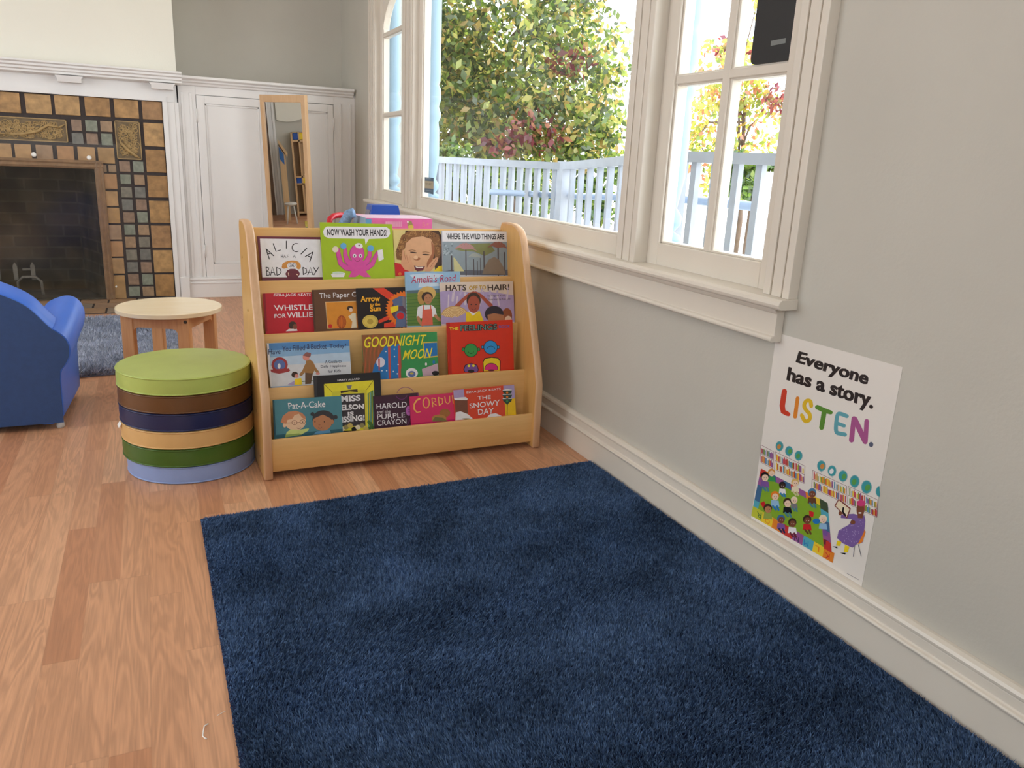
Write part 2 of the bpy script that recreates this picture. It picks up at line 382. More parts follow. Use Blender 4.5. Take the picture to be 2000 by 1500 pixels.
def sash(name, y0, y1, z0, z1, st, bars_y, bars_z, label, arch=0, rail=0.066):
    """wooden sash: stiles, rails, muntins as one frame with a pane behind; arch=+1 springs towards high y"""
    mb = MB(); xb = 0.075
    mb.box(XF, xb, y0, y0+st, z0, z1, TRIM); mb.box(XF, xb, y1-st, y1, z0, z1, TRIM)
    mb.box(XF, xb, y0+st, y1-st, z0, z0+rail, TRIM); mb.box(XF, xb, y0+st, y1-st, z1-.05, z1, TRIM)
    for y in bars_y: mb.box(XF+.006, xb, y-.014, y+.014, z0+rail, z1-.05, TRIM); mb.box(XF+.012, xb, y-.02, y+.02, z0+rail, z1-.05, TRIM)
    for z in bars_z: mb.box(XF+.0065, xb, y0+st, y1-st, z-.011, z+.011, TRIM); mb.box(XF+.0125, xb, y0+st, y1-st, z-.016, z+.016, TRIM)
    for (a, b_) in ((y0+st, y0+st+.007), (y1-st-.007, y1-st)): mb.box(XF+.008, xb, a, b_, z0+rail, z1-.05, TRIM)
    mb.box(XF+.008, xb, y0+st, y1-st, z0+rail, z0+rail+.006, TRIM)
    if arch:
        ya, yb = (y0+st, y1-st); a = yb-ya; bb = .27; zs = 1.715; n = 12
        prof = [((ya+a*math.cos(math.pi/2*i/n)) if arch > 0 else (yb-a*math.cos(math.pi/2*i/n)), zs+bb*math.sin(math.pi/2*i/n)) for i in range(n+1)]
        corner = (yb, z1) if arch > 0 else (ya, z1); other = (ya, z1) if arch > 0 else (yb, z1)
        mb.slab([(XF+.004, y, z) for y, z in prof+[other, corner]], (xb-XF-.004, 0, 0), TRIM)
    o = S(bevel(mb.build(name), 0.002, 1), label, 'window'); g = MB(); g.box(XG, XG+.004, y0+.02, y1-.02, z0+.02, z1-.02, GLASS); g.build('pane', o)
    return o
sash('window_1', 4.518, 5.180, ZS, 2.1, .056, [4.70], [1.252, 1.72], 'narrow far sash with arched top and small panes', 1)
sash('window_2', 2.153, 4.370, ZS, 2.1, .060, [], [], 'wide single pane in the middle of the window')
sash('window_3', 1.473, 2.034, ZS, 2.1, .056, [1.757], [1.247, 1.72], 'near side sash divided by white glazing bars', -1)
# hinge gap and mark
# ------------------------------------------------------------------ chimney breast
YC = 5.775
mb = MB(); mb.box(-3.35, -1.143, YC, YB, 1.40, ZC, CREAM)
S(mb.build('wall_chimney'), 'cream plastered chimney breast above the white mantel', 'wall')
# ------------------------------------------------------------------ fireplace
mbA = MB(); mbA.slab([(XL+0.004, y, z) for y, z in arc]+[(XL+0.004, 5.5, 2.3), (XL+0.004, 4.75, 2.3)], (0.02, 0, 0), CREAM)
S(mbA.build('trim_8'), 'cream plaster arch on the far left wall seen in the mirror', 'plaster arch')

XC = -2.112
def mir(x): return 2*XC-x
fire = thing('fireplace', 'tiled fireplace with a carved white mantel and dark brick firebox', 'fireplace', (XC, YC, 0))
TAN = [M('tan_tile_%d' % i, c, 0.42, 0.28, 26, bump=0.25, bscale=40) for i, c in enumerate([(170, 132, 84), (160, 122, 76), (176, 140, 92), (156, 120, 82)])]
SMALL = [M('slate_tile_%d' % i, c, 0.4, 0.22, 40, bump=0.2, bscale=50) for i, c in enumerate([(126, 120, 106), (152, 126, 98), (130, 134, 118), (140, 116, 96), (116, 114, 106)])]
PLAIN = [M('buff_tile_%d' % i, c, 0.45, 0.2, 20, bump=0.2, bscale=40) for i, c in enumerate([(184, 146, 102), (176, 134, 94), (168, 138, 110), (178, 140, 92)])]
GROUT = M('dark_grout', (62, 54, 52), 0.85, 0.15, 60)
YT = 5.757
def zr(rs, oy=0):      # measured tile corners -> rectangles on the tile face, plus their mirror twins
    out = []
    for x0, y0, x1, y1 in rs:
        a = aty(x0/4, oy+y0/4, YT); b = aty(x1/4, oy+y1/4, YT); out.append((a[0], b[0], b[2], a[2]))
    return out
def tiles(rs, mats, mb, oy=0, thick=0.012, twin=True):
    for i, (x0, x1, z0, z1) in enumerate(zr(rs, oy)):
        for (a, b) in ((x0, x1), (mir(x1), mir(x0))) if twin else ((x0, x1),):
            mb.box(a, b, YT, YT+thick, z0, z1, mats[(i*7+len(rs)*3+int(abs(x0*37))) % len(mats)], 0.003)
mbt = MB()
mbt.box(mir(-1.237), -1.237, YT+.006, YT+.018, 0.836, 1.275, GROUT); mbt.box(-1.665, -1.237, YT+.006, YT+.018, 0, 0.836, GROUT); mbt.box(mir(-1.237), mir(-1.665), YT+.006, YT+.018, 0, 0.836, GROUT)
tiles([(1105, 787, 1272, 940), (1118, 957, 1285, 1148), (1133, 1167, 1300, 1350)], TAN, mbt); tiles([(1147, -30, 1318, 145), (1162, 168, 1330, 342), (1177, 362, 1343, 537), (1193, 555, 1358, 728), (1208, 745, 1368, 912)], TAN, mbt, 350)
tiles([(885, 772, 1088, 928), (655, 755, 866, 915), (418, 740, 630, 905), (188, 728, 408, 895)], TAN, mbt)
a = zr([(0, 715, 167, 885), (0, 1118, 100, 1248)]); mbt.box(mir(a[0][1]), a[0][1], YT, YT+.012, a[0][2], a[0][3], TAN[0], .003)
tiles([(553, 932, 642, 1025), (663, 937, 765, 1030), (780, 943, 880, 1032), (558, 1037, 655, 1128), (670, 1040, 770, 1132), (787, 1042, 883, 1138)], SMALL, mbt)
tiles([(108, 1123, 253, 1252), (275, 1130, 420, 1258), (440, 1137, 585, 1265), (602, 1145, 750, 1275), (760, 1150, 900, 1280)], PLAIN, mbt, twin=False)
x_ = a[1][1]; k = 0
while x_-.12 > mir(-1.50): mbt.box(x_-.12, x_, YT, YT+.012, a[1][2], a[1][3], PLAIN[k % 4], .003); x_ -= .134; k += 1
tiles([(775, 1287, 835, 1345), (845, 1287, 910, 1348)], SMALL, mbt)
tiles([(780, -45, 920, 78), (790, 92, 927, 212), (803, 222, 942, 345), (818, 358, 954, 472), (830, 485, 967, 605), (840, 618, 977, 738), (857, 752, 990, 930)], PLAIN, mbt, 350)
tiles([(928, 1258, 1020, 1345), (1035, 1260, 1125, 1348), (937, 1362, 1025, 1440), (1045, 1365, 1133, 1447)], SMALL, mbt)
tiles([(942, 60, 1035, 145), (1050, 62, 1140, 147), (950, 158, 1042, 245), (1060, 158, 1150, 245), (960, 258, 1055, 340), (1070, 256, 1158, 340), (968, 355, 1060, 436), (1077, 357, 1168, 438), (975, 450, 1065, 535), (1083, 452, 1174, 532), (983, 552, 1075, 632), (1092, 548, 1182, 630), (990, 648, 1083, 728), (1098, 648, 1190, 730), (998, 742, 1090, 825), (1108, 742, 1200, 825), (1004, 840, 1097, 915), (1112, 840, 1207, 912)], SMALL, mbt, 350)
# bullnose moulding around the opening
BULL = M('buff_bullnose', (150, 118, 88), 0.4, 0.2, 30)
bull = [(0, 0), (0.022, 0.004), (0.03, 0.016), (0.022, 0.03), (0.03, 0.04), (0.022, 0.052), (0, 0.056)]
mbt.extrude(bull, lambda u, v, t: (t, YT+.012-u, .835+v), mir(-1.61), -1.61, BULL); mbt.extrude(bull, lambda u, v, t: (-1.665+v, YT+.012-u, t), 0, .885, BULL); mbt.extrude(bull, lambda u, v, t: (mir(-1.665)-v, YT+.012-u, t), 0, .885, BULL)
mbt.build('tile_surround', fire)
# relief tiles
def relief(name, x0, x1, z0, z1, seed):
    mb = MB(); rm = M('carved_tile', (168, 140, 92), 0.45, 0.22, 30); dk = M('carved_tile_ground', (112, 94, 66), 0.5, 0.25, 40); rnd = random.Random(seed)
    mb.box(x0, x1, YT, YT+.012, z0, z1, dk); e = .006
    for (a, b, c, d) in ((x0, x1, z0, z0+e), (x0, x1, z1-e, z1), (x0, x0+e, z0, z1), (x1-e, x1, z0, z1)): mb.box(a, b, YT-.004, YT+.004, c, d, rm)
    n = int((x1-x0)*(z1-z0)*3200)
    for i in range(n):                         # scrolls and leaves in low relief
        cx, cz = rnd.uniform(x0+.025, x1-.025), rnd.uniform(z0+.025, z1-.025); r = rnd.uniform(.009, .018); a0 = rnd.uniform(0, 6.28)
        pts = [(cx+r*(1-k/16)*math.cos(a0+k*.55), YT-.001, cz+r*(1-k/16)*math.sin(a0+k*.55)) for k in range(13)]
        mb.tube(pts, [.0036-.00018*k for k in range(13)], rm, 5)
    return mb, rm
a, b = zr([(890, 940, 1113, 1250)])[0], None
for x0, x1 in ((a[0], a[1]), (mir(a[1]), mir(a[0]))):
    mb, rm = relief('relief_tile', x0, x1, a[2], a[3], 5); s = 1 if x0 > XC else -1; cx = (x0+x1)/2; zc = a[2]; w = (x1-x0); h = a[3]-a[2]
    mb.tube([(cx-s*w*.28, YT-.003, zc+h*.62), (cx-s*w*.36, YT-.004, zc+h*.55), (cx-s*w*.3, YT-.006, zc+h*.42), (cx-s*w*.05, YT-.008, zc+h*.25), (cx+s*w*.25, YT-.006, zc+h*.1), (cx+s*w*.38, YT-.003, zc+h*.05)], [.004, .004, .007, .011, .009, .004], rm, 8)
    mb.build('relief_tile', fire)
b = zr([(0, 905, 535, 1115)])[0]; mb, rm = relief('relief_panel', mir(b[1]), b[1], b[2], b[3], 9)
for s in (-1, 1):
    q = [(XC+s*x, YT-.004, (b[2]+b[3])/2+z) for x, z in ((.28, .02), (.22, .03), (.16, -.01), (.08, -.03), (.0, -.035))]
    mb.tube(q, [.006, .008, .010, .008, .003], rm, 8); mb.tube([(XC+s*.28, YT-.004, (b[2]+b[3])/2+.02), (XC+s*.31, YT-.004, (b[2]+b[3])/2+.04)], [.007, .003], rm, 8)
mb.build('relief_panel', fire)
# firebox
def brick_mat():
    m, t, bs = new_mat('sooty_brick'); tc = nd(t, 'ShaderNodeTexCoord'); br = nd(t, 'ShaderNodeTexBrick', Scale=1.0)
    br.inputs['Brick Width'].default_value = .2; br.inputs['Row Height'].default_value = .075; br.inputs['Mortar Size'].default_value = .006
    br.inputs['Color1'].default_value = (*lin((82, 72, 54)), 1); br.inputs['Color2'].default_value = (*lin((60, 54, 46)), 1); br.inputs['Mortar'].default_value = (*lin((84, 78, 64)), 1)
    sp = nd(t, 'ShaderNodeSeparateXYZ'); cb = nd(t, 'ShaderNodeCombineXYZ'); ad = nd(t, 'ShaderNodeMath', operation='ADD')
    t.links.new(tc.outputs['Object'], sp.inputs[0]); t.links.new(sp.outputs[0], ad.inputs[0]); t.links.new(sp.outputs[1], ad.inputs[1]); t.links.new(ad.outputs[0], cb.inputs[0]); t.links.new(sp.outputs[2], cb.inputs[1])
    n = nd(t, 'ShaderNodeTexNoise', Scale=7.0, Detail=4.0); t.links.new(tc.outputs['Object'], n.inputs['Vector']); mr = nd(t, 'ShaderNodeMapRange'); mr.inputs[1].default_value = .3; mr.inputs[2].default_value = .7; mr.inputs[3].default_value = .45; mr.inputs[4].default_value = 1.3
    t.links.new(n.outputs[0], mr.inputs[0]); hs = nd(t, 'ShaderNodeHueSaturation'); t.links.new(cb.outputs[0], br.inputs['Vector']); t.links.new(br.outputs['Color'], hs.inputs['Color']); t.links.new(mr.outputs[0], hs.inputs['Value'])
    t.links.new(hs.outputs[0], bs.inputs['Base Color']); bs.inputs['Roughness'].default_value = .9
    return m
BRICK = brick_mat(); mb = MB(); xr, xl = -1.665, mir(-1.665); bi = .14; yb = 6.17
mb.slab([(xr, YT+.02, 0), (xr-bi, yb, 0), (xr-bi, yb, .90), (xr, YT+.02, .84)], (.02, 0, 0), BRICK); mb.slab([(xl, YT+.02, 0), (xl+bi, yb, 0), (xl+bi, yb, .90), (xl, YT+.02, .84)], (-.02, 0, 0), BRICK)
mb.box(xl+bi-.02, xr-bi+.02, yb, yb+.02, 0, .92, BRICK); mb.slab([(xl, YT+.02, .838), (xr, YT+.02, .838), (xr, yb+.02, .90), (xl, yb+.02, .90)], (0, 0, .02), BRICK); mb.box(xl-.02, xr+.02, YT+.02, yb, .001, .012, BRICK)
mb.build('firebox', fire)
mb = MB(); mb.box(xr+.021, -1.15, YT+.018, YB-.002, 0, 1.398, WHITE); mb.box(mir(-1.15), xl-.021, YT+.018, YB-.002, 0, 1.398, WHITE); mb.box(xl-.021, xr+.021, YT+.018, YB-.002, .93, 1.398, WHITE); mb.build('masonry', fire)
# mantel
sh = [(0, 1.451), (.135, 1.451), (.135, 1.440), (.122, 1.434), (.122, 1.421), (.108, 1.415), (.108, 1.402), (.094, 1.397), (.094, 1.385), (.04, 1.378), (0, 1.378)]
mb = MB(); mb.extrude(sh, lambda u, v, t: (t, YC-.002-u, v), mir(-1.118), -1.118, WHITE); bevel(mb.build('mantel_shelf', fire), .003)
mb = MB(); mb.box(mir(-1.165), -1.165, 5.748, YC-.001, 1.272, 1.378, WHITE); mb.box(mir(-1.215), -1.215, 5.738, 5.75, 1.272, 1.30, WHITE); mb.box(mir(-1.19), -1.19, 5.743, 5.75, 1.30, 1.318, WHITE); mb.build('frieze_board', fire)
for x0, x1 in ((-1.81, -1.683), (-1.297, -1.170), (mir(-1.683), mir(-1.81)), (mir(-1.17), mir(-1.297))):
    if x0 > x1: x0, x1 = x1, x0
    mb = MB(); mb.slab([(x0-.012, 5.66, 1.378), (x1+.012, 5.66, 1.378), (x1, 5.665, 1.362), (x1, 5.672, 1.342), (x0, 5.672, 1.342), (x0, 5.665, 1.362)], (0, .078, 0), WHITE); mb.build('corbel', fire)
for s in (1, -1):
    f = (lambda x: x) if s > 0 else mir
    mb = MB()
    for x0, x1, y0 in ((-1.240, -1.212, 5.736), (-1.212, -1.168, 5.748), (-1.168, -1.143, 5.752)):
        a_, b_ = sorted((f(x0), f(x1))); mb.box(a_, b_, y0, YC+.001, 0, 1.272, WHITE)
    a_, b_ = sorted((f(-1.206), f(-1.148))); mb.box(a_, b_, 5.738, 5.75, 0, .145, WHITE)
    bevel(mb.build('side_casing', fire), .002)
# hearth flush tiles
mb = MB(); HT = [M('hearth_tile_%d' % i, c, 0.35, 0.2, 20) for i, c in enumerate([(150, 120, 92), (138, 122, 104), (160, 126, 92)])]
mb.box(mir(-1.24), -1.24, 5.27, YT+.02, 0, .004, GROUT)
k = 0; x = mir(-1.245)
for r, (y0, y1) in enumerate(((5.275, 5.43), (5.442, 5.60), (5.612, 5.755))):
    x = mir(-1.245)-(.08 if r % 2 else 0)
    while x < -1.25:
        mb.box(max(x, mir(-1.245)), min(x+.155, -1.245), y0, y1, .003, .007, HT[(k*5+r) % 3]); x += .167; k += 1
mb.build('hearth', fire)
# clear cover sheet screwed over the opening
scr = thing('fireplace_cover', 'clear plastic sheet screwed over the fireplace opening', 'safety screen', (XC, 5.735, 0))
CLEAR = glass('clear_plastic', (0.97, 0.97, 0.96), 1.0, 0.12)
mb = MB(); mb.box(mir(-1.523), -1.523, 5.722, 5.726, .012, .995, CLEAR); mb.build('sheet', scr)
KN = M('white_plastic', (240, 238, 232), .35)
for px, py in ((66, 302), (174, 308), (227, 560)):
    p = aty(px, py, 5.718); mb = MB(); rr_ = .014 if px < 200 else .006; mb.lathe([(0, -.005), (rr_*.7, -.005), (rr_, 0), (rr_, .004), (rr_*.6, .006), (rr_*.6, .036), (0, .036)], 0, 0, KN, 12)
    mb.v = [(p[0]+x, 5.718+z, p[2]+y) for x, y, z in mb.v]; mb.build('screw_knob', scr)
# grate inside the firebox
IRON = M('grey_iron', (118, 112, 102), .6, .2, 40); gt = thing('fire_grate', 'grey iron fire grate with pointed uprights inside the firebox', 'grate', (-2.13, 5.95, .012))
yg = 5.93; P_ = lambda x, y: aty(x, y, yg)
zb = P_(40, 541)[2]; xe = P_(82, 560)[0]
mb = MB(); pts = [(mir(xe)-.0, yg, .016), (mir(xe), yg, zb-.03), (mir(xe)+.03, yg, zb), (xe-.03, yg, zb), (xe, yg, zb-.03), (xe+.004, yg, .016)]; mb.tube(pts, .009, IRON, 8); mb.build('front_bar', gt)
mb = MB(); mb.tube([(mir(xe)+.03, yg+.03, zb+.045), (xe-.03, yg+.03, zb+.045)], .008, IRON, 8); mb.build('back_bar', gt)
for k in range(7):
    x = P_(64, 530)[0]-k*.098; mb = MB()
    mb.slab([(x-.011, yg+.008, zb-.02), (x+.011, yg+.008, zb-.02), (x+.013, yg+.008, zb+.07), (x, yg+.008, zb+.095), (x-.013, yg+.008, zb+.07)], (0, .012, 0), IRON); mb.build('upright', gt)

# ------------------------------------------------------------------ built-in cabinet
cab = thing('built_in_cabinet', 'white panelled built in cabinet between fireplace and window wall', 'cabinet', (-.57, 5.78, 0))
YK = 5.779; xa, xb = -1.142, XW-.001
mb = MB(); mb.box(xa, xb, YK+.02, YB-.001, 0, 1.44, WHITE); mb.build('carcass', cab)
mb = MB()
for x0, x1, z0, z1 in ((xa, -1.037, .12, 1.40), (-.598, -.583, .12, 1.40), (-.14, xb, .12, 1.40), (-1.037, -.598, 1.331, 1.40), (-.583, -.14, 1.331, 1.40), (-1.037, -.598, 0.10, .122), (-.583, -.14, .10, .122)): mb.box(x0, x1, YK, YK+.02, z0, z1, WHITE)
for x0, x1 in ((-1.128, -1.112), (-1.076, -1.060), (-.098, -.086), (-.03, -.018)): mb.box(x0, x1, YK-.006, YK+.001, .14, 1.34, WHITE)
bevel(mb.build('face_frame', cab), .002)
cp = [(0, 1.44), (.052, 1.44), (.056, 1.436), (.056, 1.424), (.046, 1.418), (.036, 1.414), (.034, 1.404), (.022, 1.398), (.018, 1.386), (.006, 1.382), (0, 1.382)]
mb = MB(); mb.extrude(cp, lambda u, v, t: (t, YK+.004-u, v), xa-.002, -.003, WHITE); bevel(mb.build('cap_moulding', cab), .002)
bp_ = [(0, 0), (.022, 0), (.022, .095), (.026, .097), (.026, .104), (.019, .107), (.019, .121), (.028, .125), (.026, .134), (.012, .140), (0, .141)]
mb = MB(); mb.extrude(bp_, lambda u, v, t: (t, YK+.001-u, v), xa-.006, XW-.021, WHITE); bevel(mb.build('base_moulding', cab), .002)
for x0, x1, px0, px1, hx in ((-1.034, -.601, -.984, -.640, -1.036), (-.580, -.143, -.537, -.181, -.1415)):
    mb = MB(); z0, z1, q0, q1 = .126, 1.327, .231, 1.278
    mb.box(x0, px0, YK-.003, YK+.017, z0, z1, WHITE); mb.box(px1, x1, YK-.003, YK+.017, z0, z1, WHITE); mb.box(px0, px1, YK-.003, YK+.017, z0, q0, WHITE); mb.box(px0, px1, YK-.003, YK+.017, q1, z1, WHITE)
    mb.box(px0, px1, YK+.009, YK+.016, q0, q1, WHITE)
    for (a_, b_, c_, d_, e_, f_) in ((px0, px0+.012, q0, q1, 1, 0), (px1-.012, px1, q0, q1, 0, 0)): mb.box(a_, b_, YK+.003, YK+.01, c_, d_, WHITE)
    mb.box(px0, px1, YK+.003, YK+.01, q0, q0+.012, WHITE); mb.box(px0, px1, YK+.003, YK+.01, q1-.012, q1, WHITE)
    d = bevel(mb.build('door', cab), .0025)
    for hz in (1.20, .317):
        h = MB(); h.tube([(hx, YK-.006, hz-.042), (hx, YK-.006, hz+.042)], .0055, WHITE, 8); h.box(hx-.012, hx+.012, YK-.0045, YK, hz-.04, hz+.04, WHITE); h.build('hinge', d)

# ------------------------------------------------------------------ standing mirror, turned to the left
MAPLE = wood('maple_upright', (204, 162, 116), (220, 184, 142), 2, .38); MAPLE.node_tree.nodes['Principled BSDF'].inputs['Coat Weight'].default_value = .7; MAPLE.node_tree.nodes['Principled BSDF'].inputs['Coat Roughness'].default_value = .12
th = math.radians(49.42); tl = math.radians(2.8)
L0 = Vector((-.6525, 5.55, 0)); R0 = Vector((-.4155, 5.2735, 0)); tdir = (R0-L0).normalized(); mw = .364; zt, zbm = 1.346, .05
nrm = Vector((-math.sin(th)*math.cos(tl), -math.cos(th)*math.cos(tl), -math.sin(tl))); upv = nrm.cross(tdir).normalized()
if upv.z < 0: upv = -upv
org = Vector(L0)+Vector((0, 0, 0.95))
def mp_(a, h, d): return org+tdir*a+upv*(h-.95)-nrm*d
def mbox(mb, a0, a1, h0, h1, d0, d1, mat):
    mb.add([mp_(a, h, d) for d in (d0, d1) for h in (h0, h1) for a in (a0, a1)], [(0, 2, 3, 1), (4, 5, 7, 6), (0, 1, 5, 4), (2, 6, 7, 3), (0, 4, 6, 2), (1, 3, 7, 5)], mat)
mro = thing('standing_mirror', 'tall narrow mirror in a plain light wood frame before the white cabinet', 'mirror', ((L0+R0)/2))
MIR = M('silvered_glass', (238, 240, 240), .0, metal=1.0)
mb = MB(); fw = .032
mbox(mb, 0, fw, zbm, zt, 0, .03, MAPLE); mbox(mb, mw-fw, mw, zbm, zt, 0, .03, MAPLE); mbox(mb, fw, mw-fw, zt-.045, zt, 0, .03, MAPLE); mbox(mb, fw, mw-fw, zbm, zbm+.045, 0, .03, MAPLE)
bevel(mb.build('frame', mro), .002)
mb = MB(); mbox(mb, fw, mw-fw, zbm+.045, zt-.045, .006, .012, MIR); mb.build('glass', mro)
mb = MB(); mbox(mb, fw*.5, mw-fw*.5, zbm+.02, zt-.02, .0125, .028, MAPLE); mb.build('backing', mro)
for a in (.03, mw-.03):
    mb = MB(); p = org+tdir*a; v = Vector((nrm.x, nrm.y, 0)).normalized(); q = tdir*.02
    c1, c2 = p+v*.14, p-v*.16
    mb.add([(c.x+s*q.x, c.y+s*q.y, z) for z in (0, .058) for c, s in ((c1, -1), (c1, 1), (c2, 1), (c2, -1))], [(0, 1, 2, 3), (7, 6, 5, 4), (0, 4, 5, 1), (1, 5, 6, 2), (2, 6, 7, 3), (3, 7, 4, 0)], MAPLE); mb.build('foot', mro)
# ------------------------------------------------------------------ book display
MPL = wood('maple_board', (217, 170, 104), (229, 184, 120), 0, .36, 5, 14)
MPS = wood('maple_side', (208, 160, 92), (222, 176, 108), 2, .36, 5, 14)
EDGE = wood('maple_edge', (206, 164, 124), (220, 180, 140), 2, .4, 5, 14)
U = np.array([1.0, 0.0136, 0]); U /= np.linalg.norm(U); WV = np.array([-U[1], U[0], 0]); ZV = np.array([0, 0, 1.0])
BL = np.array([-1.063, 2.369, 0.0]); SWID = .915
def bc(a, w, z): return BL+U*a+WV*w+ZV*z
rack = thing('book_display', 'maple book display rack with four tiers of face-out picture books', 'bookshelf', bc(.457, .19, 0))
side = [(0, .006), (.012, 0), (.362, 0), (.374, .012), (.374, .762), (.362, .782), (.335, .785), (.268, .785), (.235, .777), (.209, .766), (.188, .745), (.173, .715), (.136, .61), (.082, .472), (.03, .333), (.008, .268), (0, .24)]
for a0, a1 in ((-.027, 0), (SWID, SWID+.027)):
    mb = MB(); n = len(side); e = .006
    # flat faces inset by a rounded, paler edge band
    cx, cz = .2, .36
    ins = []
    for i, (w, z) in enumerate(side):
        p, q, r = np.array(side[i-1]), np.array(side[i]), np.array(side[(i+1) % n]); t = (r-p)/np.linalg.norm(r-p); nn = np.array([-t[1], t[0]])
        ins.append(tuple(q+nn*e))
    lo = [bc(a0, w, z) for w, z in ins]; l1 = [bc(a0+e, w, z) for w, z in side]; h1 = [bc(a1-e, w, z) for w, z in side]; hi = [bc(a1, w, z) for w, z in ins]
    lm = [bc(a0+e*.3, *(np.array(w_)*.3+np.array(s_)*.7)) for w_, s_ in zip(ins, side)]; hm = [bc(a1-e*.3, *(np.array(w_)*.3+np.array(s_)*.7)) for w_, s_ in zip(ins, side)]
    mb.add(lo, [list(range(n))], MPS); mb.add(hi, [list(range(n))], MPS)
    mb.loft([lo, lm, l1, h1, hm, hi], EDGE, True, False)
    o = mb.build('side_panel', rack)
    for w, z in ((.075, .06), (.115, .20), (.165, .345), (.225, .505), (.31, .665)):
        s = MB(); x = a0 if a0 < 0 else a1
        for sg in (-1,) if a0 < 0 else (1,):
            c = bc(x, w, z); rr = [[tuple(c+U*sg*d+WV*r*math.cos(k*math.pi/5)+ZV*r*math.sin(k*math.pi/5)) for k in range(10)] for d, r in ((0, .0045), (.0012, .0042), (.0016, .003), (.0008, .0022))]
            s.loft(rr, M('brass_screw', (190, 160, 96), .3, metal=1.0), True, True)
        s.build('screw', o)
TIER = [(.352, .755), (.255, .593), (.180, .432), (.100, .274), (.020, .129)]
for i, (w, z) in enumerate(TIER):
    zb_ = .022 if i == 4 else TIER[i+1][1]-.075
    mb = MB(); pf = [(w, zb_+.004), (w+.003, zb_), (w+.009, zb_), (w+.012, zb_+.004), (w+.012, z-.004), (w+.009, z), (w+.003, z), (w, z-.004)]
    mb.extrude(pf, lambda u, v, t: bc(t, u, v), 0.0, SWID, MPL, False); smoothen(mb.build('tier_board', rack), 50)
    if i:
        mb = MB(); zl = z-.071; mb.slab([bc(0, w+.012, zl), bc(SWID, w+.012, zl), bc(SWID, TIER[i-1][0], zl), bc(0, TIER[i-1][0], zl)], (0, 0, .006), MPL); mb.build('ledge', rack)
mb = MB(); mb.slab([bc(0, .024, .021), bc(SWID, .024, .021), bc(SWID, .36, .021), bc(0, .36, .021)], (0, 0, .008), MPL); mb.build('bottom_board', rack)

PAGE = M('page_paper', (232, 226, 212), .7, .03, 300)
INK = flat('black', (28, 26, 30)); WHT = flat('white', (238, 236, 238))
BT = math.radians(10.0)
def book(tier, back, corners, cov, label, art, thick=.008, drop=.062, name='picture_book', spine=None, frame=None):
    """corners: TL TR BR BL as seen (pixels); the cover plane of the tier decides the depth"""
    w, z = TIER[tier]
    p0 = bc(0, w+.0285+back*.0085, z); up_ = WV*math.sin(BT)+ZV*math.cos(BT); nn = np.cross(up_, U)
    if nn[1] > 0: nn = -nn
    q = [at(x, y, p0, nn) for x, y in corners]
    dn = (q[3]-q[0]); dn /= np.linalg.norm(dn); dr = (q[2]-q[1]); dr /= np.linalg.norm(dr)
    q[3] = q[3]+dn*drop; q[2] = q[2]+dr*drop
    zfloor = z-.0645
    for i in (2, 3):
        if q[i][2] < zfloor: q[i] = q[i]+(q[0]-q[3] if i == 3 else q[1]-q[2])/np.linalg.norm(q[0]-q[3])*(zfloor-q[i][2])
    root = thing(name, label, 'book', tuple((q[2]+q[3])/2), 'picture books on the display rack')
    bk = -nn*thick; cm = cov
    mb = MB()
    mb.slab(q, -nn*.0014, cm); mb.slab([p+bk+nn*.0014 for p in q], -nn*.0014, cm)
    ru = (q[1]-q[0])/np.linalg.norm(q[1]-q[0])
    mb.slab([q[0]-nn*.0014, q[0]-nn*.0014+ru*.0016, q[3]-nn*.0014+ru*.0016, q[3]-nn*.0014], bk+nn*.0028, spine or cm)
    mb.build('cover', root)
    ins = lambda a: a
    c = sum(q)/4; pg = [p+(c-p)*.012 for p in q]; pg[0] = pg[0]+ru*.001
    mb = MB(); mb.slab([p-nn*.0016 for p in pg], bk+nn*.0032, PAGE); mb.build('page_block', root)
    pr = Print(p0, nn, *(frame or (0, 0, 1)))
    art(pr)
    if pr.mb.f: pr.mb.build('cover_picture', root)
    return root
Z4 = (470, 420, 5.0); Z5 = (750, 420, 6.0); Z6 = (500, 640, 6.6667); Z7 = (760, 620, 6.25)
def px(fr, *pts): return [(fr[0]+x/fr[2], fr[1]+y/fr[2]) for x, y in pts]
SKIN = flat('skin', (224, 172, 130)); SKIND = flat('dark_skin', (128, 76, 52)); TANS = flat('tan_skin', (188, 130, 92)); PINKS = flat('pale_skin', (240, 208, 182))
RED = flat('red', (206, 38, 44)); ORG = flat('orange', (236, 132, 36)); YEL = flat('yellow', (244, 214, 34)); GRN = flat('green', (58, 150, 84)); DGRN = flat('dark_green', (72, 116, 56)); BLU = flat('blue', (38, 120, 190)); LBLU = flat('light_blue', (150, 190, 222)); NAVY = flat('navy', (36, 44, 84)); BRN = flat('brown', (104, 66, 42)); DBRN = flat('dark_brown', (64, 44, 34)); GRY = flat('grey', (128, 124, 132)); PNK = flat('pink', (222, 84, 166)); MAR = flat('maroon', (112, 44, 58)); PUR = flat('purple', (128, 88, 160)); MAG = flat('magenta', (222, 42, 128)); TEAL = flat('teal', (74, 132, 146)); STRAW = flat('straw', (220, 182, 106)); BLOND = flat('blond', (238, 208, 152)); LAV = flat('lavender', (178, 160, 202)); COR = flat('coral', (224, 104, 82)); GINGER = flat('ginger', (216, 150, 70)); CRM = flat('cream', (238, 224, 192))

